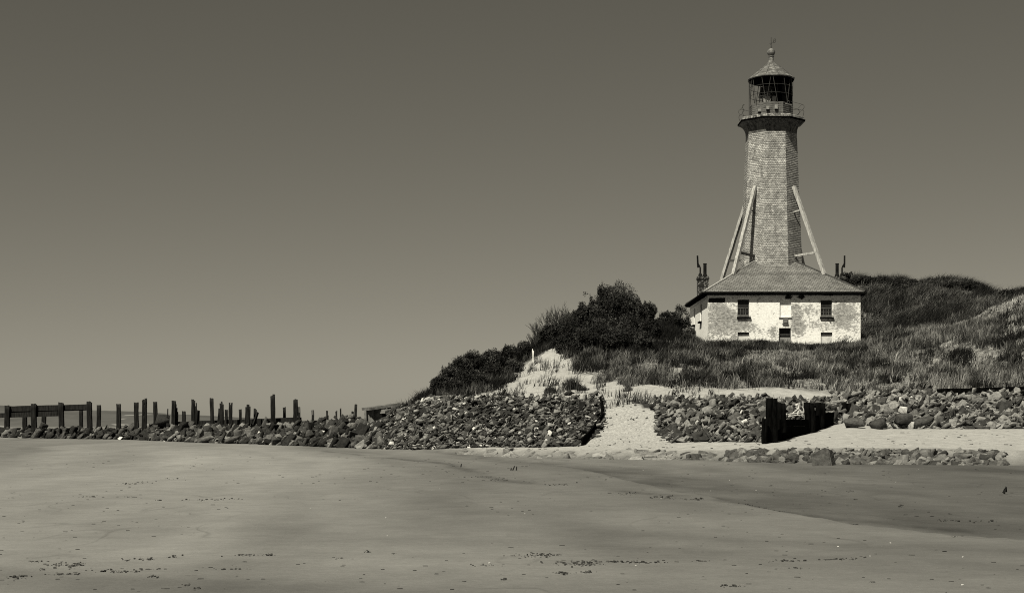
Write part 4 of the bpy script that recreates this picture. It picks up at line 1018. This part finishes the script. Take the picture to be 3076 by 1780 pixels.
drift('driftwood_branch', [[(2878, 1254, 87), (2893, 1243, 87), (2903, 1236, 87)], [(2893, 1243, 87), (2899, 1250, 87)]], .03, .02, M['driftwood'], 'small pale forked twig lying among the slabs at right', 'driftwood')
drift('driftwood_branch', [[(1890, 1208, 97), (1925, 1204, 97.2), (2010, 1196, 96), (2040, 1190, 96.5)], [(2060, 1212, 93), (2100, 1200, 94), (2122, 1188, 95)]], .05, .03, M['driftwood'], 'scattered bleached sticks on the sand right of the ramp top', 'driftwood')
tag(MB().tube([P(1263, 1299, 95), P(1267, 1325, 94.6), P(1268, 1338, 94.3), P(1275, 1354, 93.6)], .11, .13, 7).build('dark_stake', M['timber_black']), 'crooked black stake leaning at the foot of the centre stones', 'stake')
stave_post('white_post', 1598, 1603.5, 1048, 119, [1, .93], M['white_post'], 'weathered white marker post on the dune edge left of the sand slide', 'post')
for (a0, b0, a1, b1, Y, lab) in ((1384, 1403, 1386, 1393, 62.5, 'lone thin dark stick upright in wet sand far from the trio'), (1534, 1413, 1536, 1406, 57.5, 'shortest stick of the upright trio in the wet sand'), (1539, 1413, 1546, 1400, 57.5, 'leaning middle stick of the upright trio in the wet sand'), (1551, 1413, 1552, 1401, 57.5, 'straight right hand stick of the upright trio in the wet sand')):
    A = P(a0, b0, Y); A.z = h1(A.x, Y) - .03; B = P(a1, b1, Y); B.z = A.z + (b0 - b1) / F * Y + .03
    tag(MB().tube([A, B], .028, .02, 6).build('stick', M['iron_black']), lab, 'stick')

# ------------------------------------------------------------------ plants
def blades(name, x, y, hgt, wid, tone, leanx, per=9, spread=.16, zoff=0.0, lab=None, droop=.35, seed=1):
    """tussocks of two-segment blades as one mesh"""
    r = np.random.default_rng(seed); n = len(x)
    X = np.repeat(x, per) + r.normal(0, spread, n * per); Y = np.repeat(y, per) + r.normal(0, spread, n * per)
    Zg = height(X, Y) - .04 + zoff; H = np.repeat(hgt, per) * r.uniform(.55, 1.15, n * per); Wd = np.repeat(wid, per) * r.uniform(.7, 1.3, n * per)
    T = np.clip(np.repeat(tone, per) * r.uniform(.6, 1.5, n * per), .008, .6)
    an = r.uniform(0, 2 * np.pi, n * per); ln = r.uniform(.05, droop, n * per)
    dx = np.cos(an) * ln + np.repeat(leanx, per); dy = np.sin(an) * ln * .8
    ba = r.uniform(0, np.pi, n * per); bx, by_ = np.cos(ba), np.sin(ba)
    N = n * per; V = np.zeros((N, 5, 3))
    V[:, 0] = np.stack([X - bx * Wd, Y - by_ * Wd, Zg], 1); V[:, 1] = np.stack([X + bx * Wd, Y + by_ * Wd, Zg], 1)
    mx, my, mz = X + dx * H * .4, Y + dy * H * .4, Zg + H * .6
    V[:, 2] = np.stack([mx + bx * Wd * .8, my + by_ * Wd * .8, mz], 1); V[:, 3] = np.stack([mx - bx * Wd * .8, my - by_ * Wd * .8, mz], 1)
    V[:, 4] = np.stack([X + dx * H, Y + dy * H, Zg + H * (1 - .18 * np.abs(dx))], 1)
    b = np.arange(N)[:, None] * 5
    tris = np.concatenate([b + np.array([[0, 1, 2]]), b + np.array([[0, 2, 3]]), b + np.array([[3, 2, 4]])], 0)
    me = mesh_np(name, V.reshape(-1, 3), tris, {'tone': np.repeat(T, 5)})
    return link(name, me, M['grass'])
def scatter(n, x0, x1, y0, y1, dens, seed):
    r = np.random.default_rng(seed); x = r.uniform(x0, x1, n); y = r.uniform(y0, y1, n)
    z = height(x, y); px, py = to_px(x, y, z); NY, NZ = nodes(px)
    d_ = dens(x, y, z, px, py, NY); k = r.uniform(0, 1, n) < d_
    return x[k], y[k], z[k], px[k], py[k], r
HOUSE = lambda x, y: (np.abs(x - 23.1) < 6.6) & (np.abs(y - 136.5) < 6.6)
def dens_front(x, y, z, px, py, NY):
    lo = sstep(NY[:, 5] - 2.0, NY[:, 5] + 3.5, y + (fbm(x * .45, y * .45, 52) - .5) * 9)
    d_ = lo * (.18 + .25 * sstep(106, 116, y) + .95 * sstep(.40, .58, fbm(x * .4, y * .4, 55, 4))) * (.12 + .3 * sstep(106, 116, y) + 1.0 * sstep(.42, .58, fbm(x * 1.1, y * .8, 57, 3)))
    jx = px + (fbm(x * .7, y * .7, 161) - .5) * 50; jy = py + (fbm(x * .7, y * .7, 162) - .5) * 26
    d_ = np.where(poly_mask(jx, jy, SAND), .006 + .07 * (fbm(x * .5, y * .5, 163) > .63), d_)
    d_ = np.where((px > 2230) & (px < 2450) & (py > 1058) & (py < 1094), .8, d_)
    d_ = d_ * np.where((px > 2560) & (py < 1020) & (NY[:, 6] - y < 5.5), .75, 1)
    return d_ * (px > 1180) * (px < 3300) * (y < NY[:, 6] + 4) * ~HOUSE(x, y)
x, y, z, px, py, r_ = scatter(60000, -12, 50, 93, 138, dens_front, 5)
near_crest = sstep(118, 132, y)
clump = fbm(x * .9, y * .6, 203, 3)
tone = (.011 + .085 * r_.uniform(0, 1, len(x)) ** 2.0) * (.25 + 2.6 * sstep(.36, .66, clump)) + .15 * (fbm(x * .5, y * .5, 201) > .585) * r_.uniform(0, 1, len(x)) ** 1.7
NY0, _ = nodes(px)
palez = ((px > 2230) & (px < 2450) & (py > 1058) & (py < 1094)) | ((px > 2840) & (py < 1010) & (y < 126) & (y > NY0[:, 6] - 5.5))
tone = np.where(palez & (r_.uniform(0, 1, len(x)) < .6), r_.uniform(.2, .42, len(x)), tone)
leftm = sstep(1800, 1500, px); tone = tone * (1 - .5 * leftm)
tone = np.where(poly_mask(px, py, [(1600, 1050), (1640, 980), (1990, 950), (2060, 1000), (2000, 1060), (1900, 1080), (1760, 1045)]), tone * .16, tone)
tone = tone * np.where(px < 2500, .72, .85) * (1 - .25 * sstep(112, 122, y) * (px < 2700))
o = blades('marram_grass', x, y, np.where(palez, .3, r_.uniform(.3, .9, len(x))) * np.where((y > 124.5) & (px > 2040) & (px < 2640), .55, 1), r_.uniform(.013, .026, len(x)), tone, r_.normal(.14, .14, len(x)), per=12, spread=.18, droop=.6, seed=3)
tag(o, 'wind blown marram grass covering the dune below the house', 'grass', kind='stuff')
def dens_back(x, y, z, px, py, NY):
    return (px > 2480) * (px < 3300) * (y > NY[:, 6] + 2) * (y < NY[:, 8] + 3) * (~HOUSE(x, y)) * (.45 + .55 * sstep(.35, .6, fbm(x * .25, y * .25, 71)))
x, y, z, px, py, r_ = scatter(26000, 26, 66, 122, 176, dens_back, 6)
tone = .010 + .07 * r_.uniform(0, 1, len(x)) ** 1.6 * (.12 + 1.5 * sstep(.36, .64, fbm(x * .38, y * .3, 72, 4)))
o = blades('hill_grass', x, y, r_.uniform(.6, 1.25, len(x)), r_.uniform(.014, .024, len(x)), tone, r_.normal(.55, .25, len(x)), per=16, spread=.35, droop=.9, seed=4)
tag(o, 'long dark grass bent over on the hill behind the house', 'grass', kind='stuff')
# low leafy weeds among the grass, pale and dark
def dens_weed(x, y, z, px, py, NY): return dens_front(x, y, z, px, py, NY) * sstep(.45, .65, fbm(x * .35, y * .35, 303)) * (px > 1950)

def leaf_cloud(centres, radii, n, size, lo, hi, seed, squash=1.0, hollow=.55, noise=.3):
    """many small leaf faces through the volume of overlapping lobes; uneven edge, gaps between clumps"""
    r = np.random.default_rng(seed); w_ = np.array([q[0] * q[1] * q[2] for q in radii]); w_ = w_ ** .75; w_ /= w_.sum()
    L = r.choice(len(centres), n, p=w_); d_ = r.normal(size=(n, 3)); d_ /= np.linalg.norm(d_, axis=1)[:, None]
    rad = r.uniform(hollow, 1, n) ** .6
    lump = 1 + noise * (vnoise(d_[:, 0] * 3 + L * 7.1, d_[:, 1] * 3 + d_[:, 2] * 3, seed) - .5) * 2
    C = np.array(centres)[L] + d_ * np.array(radii)[L] * (rad * lump)[:, None]
    cl = vnoise(C[:, 0] * 2.2, C[:, 2] * 2.2 + C[:, 1], seed + 5); keep = cl > .22
    C, L, d_ = C[keep], L[keep], d_[keep]; n = len(C)
    a = r.normal(size=(n, 3)); a /= np.linalg.norm(a, axis=1)[:, None]; b = np.cross(a, r.normal(size=(n, 3))); b /= np.linalg.norm(b, axis=1)[:, None]
    s_ = (size * r.uniform(.5, 1.4, n))[:, None]
    V = np.stack([C - a * s_, C + b * s_ * .45, C + a * s_, C - b * s_ * .45], 1)
    T = lo + (hi - lo) * r.uniform(0, 1, n) ** 1.5 * (.25 + 2.2 * np.clip(vnoise(C[:, 0] * 1.3 + 9, C[:, 2] * 1.3, seed + 8) - .25, 0, 1))  # clump noise raises leaf tone, painting some clumps as sunlit
    Fc = np.arange(n)[:, None] * 4 + np.arange(4)[None]
    return V.reshape(-1, 3), Fc, np.repeat(T, 4)
def twigs(base, n, hgt, spread, r_, depth=3, lean=(0, 0)):
    a_ = MB()
    def grow(p, dirv, L, rad, k):
        q1 = p + dirv * L * .5 + Vector((r_.uniform(-.06, .06), r_.uniform(-.06, .06), 0)) * L; q2 = p + dirv * L
        a_.tube([p, q1, q2], rad, rad * .6, 4)
        if k:
            for _ in range(3 if k > 1 else 2):
                nd = (dirv + Vector((r_.uniform(-.6, .6), r_.uniform(-.5, .5), r_.uniform(-.1, .4)))).normalized()
                grow(p + dirv * L * r_.uniform(.55, 1), nd, L * r_.uniform(.45, .7), rad * .6, k - 1)
    for _ in range(n):
        d_ = Vector((r_.gauss(lean[0], .35), r_.gauss(0, .3), 1)).normalized()
        grow(Vector(base) + Vector((r_.uniform(-spread, spread), r_.uniform(-spread, spread) * .6, -.1)), d_, hgt * r_.uniform(.35, .55), .035, depth)
    return a_
GB = 'shrubs on the dune crest'
def bush(px, pytop, Y, wpx, lab, n=2600, lo=.012, hi=.05, size=.11, twig=0, hmin=.8, name='bush', dw=.8, group=GB, bare=False):
    x = (px - CX) / F * Y; zg = h1(x, Y); zt = Z(pytop, Y); H = max(hmin, zt - zg); Wm = wpx / F * Y / 2
    rr = random.Random(int(px * 3 + pytop)); t = empty(name, (x, Y, zg), lab, 'bush', group)
    if not bare:
        cs, rs = [(x, Y, zg + H * .5)], [(Wm * .72, Wm * dw * .72, H * .5)]
        for k in range(9):
            ang = rr.uniform(0, 6.28); q = rr.uniform(.3, .8); f = rr.uniform(.2, .42)
            cs.append((x + math.cos(ang) * Wm * q, Y + math.sin(ang) * Wm * dw * q, zg + H * rr.uniform(.25, .95 - .5 * q))); rs.append((Wm * f, Wm * f, H * rr.uniform(.2, .34)))
        V, Fc, T = leaf_cloud(cs, rs, int(n * 2.0), size * .68, lo, hi * 1.5, int(px * 3 + Y))
        keepv = None
        link('foliage', mesh_np('foliage', V, Fc, {'tone': T}), M['leaf'], t)
    twigs((x, Y, zg), twig or 4, H * (1.0 if bare or twig else .8), Wm * .6, rr, 3 if (bare or twig) else 2, (0, 0)).build('branches', M['twig'], t)
    return t
bush(1856, 846, 131, 150, 'tallest rounded dark bush crowning the dune left of the house', 9000, size=.10, hmin=2)
bush(1808, 848, 130.5, 48, 'narrow upright bush with a spiky top on the left of the tallest bush', 2600, size=.10, twig=8)
bush(1890, 885, 132, 110, 'wide bush sloping down the right shoulder of the tallest bush', 5000, size=.10)
bush(1945, 905, 132.5, 62, 'small round topped bush right of the tallest bush', 2600)
bush(1763, 884, 130, 62, 'round headed bush left of the tallest bush', 3600)
bush(1775, 915, 128.5, 120, 'broad black bush under the round headed bush', 5600, hi=.03)
bush(1720, 935, 128.5, 90, 'dark dense bush between bare shrubs and the round headed bush', 4200, hi=.03, twig=10)
bush(2005, 935, 133, 80, 'low dark bush filling the dip left of the house', 2800)
bush(2048, 920, 134, 70, 'leafy bush close to the left wall of the house', 3000)
bush(2070, 985, 128.5, 60, 'low scrubby bush at the left corner of the house', 1500, hi=.09)
for px_, pt, Y_, w_, lab in ((1655, 905, 127, 60, 'tall bare twiggy shrub, highest of the leafless shrubs on the crest'), (1690, 905, 127.5, 60, 'bare twiggy shrub against the round headed bush'), (1625, 950, 126.5, 50, 'middle sized leafless shrub on the sloping crest'), (1600, 985, 126, 36, 'lowest leafless shrub just above the white post')):
    bush(px_, pt, Y_, w_, lab, twig=15, bare=True, hmin=1.2, name='bare_shrub')
for i, (px_, pt, Y_, w_, lab) in enumerate(((1700, 1000, 120, 90, 'dark thicket hanging over the upper edge of the sand slide'), (1770, 990, 119, 100, 'dense thicket low on the slope left of the hollow'), (1850, 985, 118, 110, 'dense thicket low on the slope above the hollow'), (1935, 1000, 118, 90, 'dense thicket low on the slope right of the hollow'), (1650, 985, 126, 80, 'dark low thicket under the bare shrubs'), (1720, 975, 125, 100, 'black thicket on the slope below the round headed bush'), (1800, 965, 124.5, 110, 'thicket in the middle of the dark slope'), (1880, 965, 124, 120, 'thicket below the tallest bush'), (1950, 985, 123, 90, 'thicket at the right end of the dark slope'), (1885, 1020, 119.5, 90, 'lowest black bush in the hollow above the sand'), (1820, 1010, 121, 90, 'bushy thicket bordering the top of the sand slide'), (1745, 1020, 122, 60, 'small dark bush beside the top of the sand slide'))):
    bush(px_, pt, Y_, w_, lab, 3600, hi=.035, name='thicket', hmin=1.5, group='thickets on the dark slope')
# the dark headland of shrubs at the left end of the dune
for px_, pt, Y_, w_, lab in ((1322, 1128, 111.5, 60, 'outermost dark shrub at the seaward foot of the dune'), (1348, 1094, 113.5, 70, 'second shrub up the seaward end of the dune'), (1382, 1070, 116, 80, 'third shrub up the seaward end, domed and black'), (1425, 1056, 119, 84, 'wide shrub near the top of the seaward end'), (1475, 1046, 121, 84, 'shrub on the level crest of the seaward end'), (1530, 1036, 122, 80, 'shrub with ragged top on the crest left of the white post'), (1572, 1024, 122.5, 56, 'shrub nearest the white post on its left'), (1360, 1140, 111, 80, 'low front shrub of the seaward end'), (1420, 1110, 113, 90, 'front shrub midway along the seaward end'), (1480, 1090, 117, 90, 'front shrub close to the sand slide'), (1540, 1075, 119, 70, 'straggly shrub left below the white post')):
    bush(px_, pt, Y_, w_, lab, 3000, hi=.05, name='dune_shrub', hmin=.8, group='shrubs at the seaward end of the dune', size=.10)
# shrubs along the hill behind the house
for px_, pt, Y_, w_, lab in ((2548, 818, 168, 70, 'shrub on the hill just right of the right chimney'), (2595, 828, 168, 70, 'second shrub along the hill right of the house'), (2650, 832, 168, 80, 'low shrub third along the hill skyline'), (2720, 833, 168, 90, 'shrub at the middle of the hill skyline'), (2790, 842, 167, 90, 'flat shrub right of the middle of the hill skyline'), (2870, 846, 166, 100, 'broad domed shrub at the hill end before the dip'), (2925, 858, 165, 70, 'shrub sloping down into the dip of the skyline'), (3030, 868, 158, 80, 'shrub on the far right skyline beyond the dip'), (2635, 990, 131, 70, 'dark low bush at the right corner of the house')):
    bush(px_, pt, Y_, w_, lab, 2600, hi=.045, name='hill_shrub', hmin=.8, group='shrubs on the hill behind the house', size=.13)
# single tufts on the sand
def tuft(px, pytop, pybot, Y, wpx, lab, n=110, tone=.03):
    x = (px - CX) / F * Y; wm = wpx / F * Y / 2; r = np.random.default_rng(int(px)); H = (pybot - pytop) / F * Y
    xs_ = x + r.normal(0, wm * .4, n); ys_ = Y + r.normal(0, wm * .3, n)
    o = blades('grass_tuft', xs_, ys_, H * np.clip(1.15 - np.abs(xs_ - x) / wm * .6, .4, 1.2), np.full(n, .02), np.full(n, tone), (xs_ - x) / wm * .35, per=4, spread=.07, seed=int(px))
    tag(o, lab, 'grass tuft', 'grass tufts on the bare sand')
tuft(1718, 1160, 1198, 105.5, 60, 'large dark grass tuft on bare sand left of the ramp top', 150)
tuft(1652, 1178, 1200, 104, 34, 'smaller dark grass tuft left of the large tuft')
tuft(1752, 1182, 1196, 104.5, 34, 'low spreading grass tuft just right of the large tuft', 60)
tuft(1886, 1176, 1198, 103, 26, 'sparse grass tuft on the sand behind the ramp', 50, .06)
tuft(1965, 1150, 1180, 105, 40, 'grass tuft overhanging the sand above the white stump', 80)

# ------------------------------------------------------------------ debris on the beach
r = np.random.default_rng(77); Vs, Fs, Ts = [], [], []; k = 0
def crumb(x, y, s, tone, flat=.35, el=2.0):
    global k
    V, Fc = protos[r.integers(len(protos))]
    a = r.normal(0, .15); c_, s_ = math.cos(a), math.sin(a)
    q = V * np.array([s * el, s * .8, s * flat]) / 2; q = np.stack([q[:, 0] * c_ - q[:, 1] * s_, q[:, 0] * s_ + q[:, 1] * c_, q[:, 2]], 1)
    Vs.append(q + np.array([x, y, h1(x, y) + s * flat * .25])); Fs.append(Fc + k); Ts.append(np.full(len(V), tone)); k += len(V)
def on_beach(px, py):
    Y = EYE * F / (py - HY)
    return (px - CX) / F * Y, Y
def weed_patch(px, py, wpx, hpx, n, smin=.018, smax=.055):
    for _ in range(int(n * 1.1)):
        x, Y = on_beach(px + r.normal(0, wpx * .36), py + r.normal(0, hpx * .34)); f_ = 1 if py > 1600 else 1.6; crumb(x, Y, (smin + (smax - smin) * r.uniform(0, 1) ** 2.5) * f_ * .58, r.uniform(.25, .65), r.uniform(.4, 1.1), r.uniform(.8, 1.6))
for q in ((108, 1690, 30, 5, 14), (178, 1700, 60, 14, 36), (232, 1697, 28, 10, 26), (130, 1712, 20, 5, 10), (45, 1735, 50, 12, 30), (375, 1683, 24, 5, 12), (435, 1681, 50, 7, 26), (515, 1676, 30, 5, 14), (355, 1718, 90, 8, 36), (460, 1735, 30, 6, 14), (560, 1760, 24, 6, 10), (590, 1770, 20, 6, 10), (745, 1671, 60, 5, 26), (810, 1670, 30, 4, 12),
          (200, 1726, 90, 4, 26), (450, 1712, 110, 3, 24), (690, 1714, 70, 3, 14), (1105, 1661, 16, 5, 8), (1180, 1667, 14, 4, 7), (1025, 1680, 24, 4, 8), (1617, 1672, 84, 9, 80), (1740, 1697, 90, 11, 110), (1860, 1692, 120, 5, 50), (1690, 1727, 40, 6, 26), (1765, 1725, 30, 6, 22), (1930, 1694, 110, 4, 30), (1510, 1746, 24, 4, 8), (1450, 1702, 60, 4, 16), (2370, 1684, 80, 3, 24), (2510, 1679, 110, 3, 30), (2560, 1675, 60, 3, 10), (2200, 1767, 60, 4, 18), (2110, 1687, 40, 4, 14), (2840, 1543, 40, 6, 18), (2950, 1545, 50, 5, 16), (2400, 1706, 40, 3, 10), (2615, 1747, 26, 3, 8), (2870, 1607, 22, 5, 10), (2568, 1565, 18, 5, 9), (2708, 1503, 14, 7, 8), (2478, 1461, 18, 3, 6), (2555, 1463, 30, 3, 9),
          (390, 1451, 60, 4, 16), (430, 1448, 60, 4, 14), (530, 1437, 50, 4, 14), (260, 1490, 40, 4, 12), (1500, 1440, 60, 8, 34), (1680, 1456, 60, 5, 24), (1880, 1482, 50, 6, 26), (1990, 1494, 60, 6, 26), (2080, 1500, 60, 4, 24), (2270, 1512, 60, 4, 20), (2330, 1522, 50, 4, 16), (1440, 1433, 60, 5, 16), (610, 1500, 70, 4, 16), (690, 1498, 60, 4, 14), (390, 1490, 30, 3, 8), (480, 1500, 30, 3, 8), (315, 1331, 12, 2, 3), (465, 1344, 8, 2, 2), (482, 1346, 10, 2, 3)):
    weed_patch(*q)
for _ in range(900):                               # worm casts and shell grit all over the wet sand
    py_ = HY + 92 * (500 / 92) ** r.uniform(0, 1); px_ = r.uniform(-60, 3140); x, Y = on_beach(px_, py_)
    if fbm(np.array([x * .3]), np.array([Y * .12]), 88)[0] < .47: continue
    crumb(x, Y, r.uniform(.006, .022) * (1 + Y / 25), r.uniform(.1, .6), .3, r.uniform(1, 2.2))
for _ in range(22):
    py_ = HY + 110 * (480 / 110) ** r.uniform(0, 1); x, Y = on_beach(r.uniform(900, 3076), py_); crumb(x, Y, .025, 1.0, .6, 1)
for _ in range(130):
    px_ = r.uniform(1450, 3140); NY_, NZ_ = nodes(np.array([px_])); Y = r.uniform(NY_[0, 2] + .5, NY_[0, 3]); x = (px_ - CX) / F * Y
    if Y < NY_[0, 3]: crumb(x, Y, r.uniform(.03, .12), r.uniform(.1, .8), .45, r.uniform(1, 2))
tag(link('beach_debris', mesh_np('beach_debris', np.vstack(Vs), np.vstack(Fs), {'tone': np.concatenate(Ts)}), M['rock']), 'dark seaweed scraps and worm casts strewn over the wet sand', 'seaweed', kind='stuff')
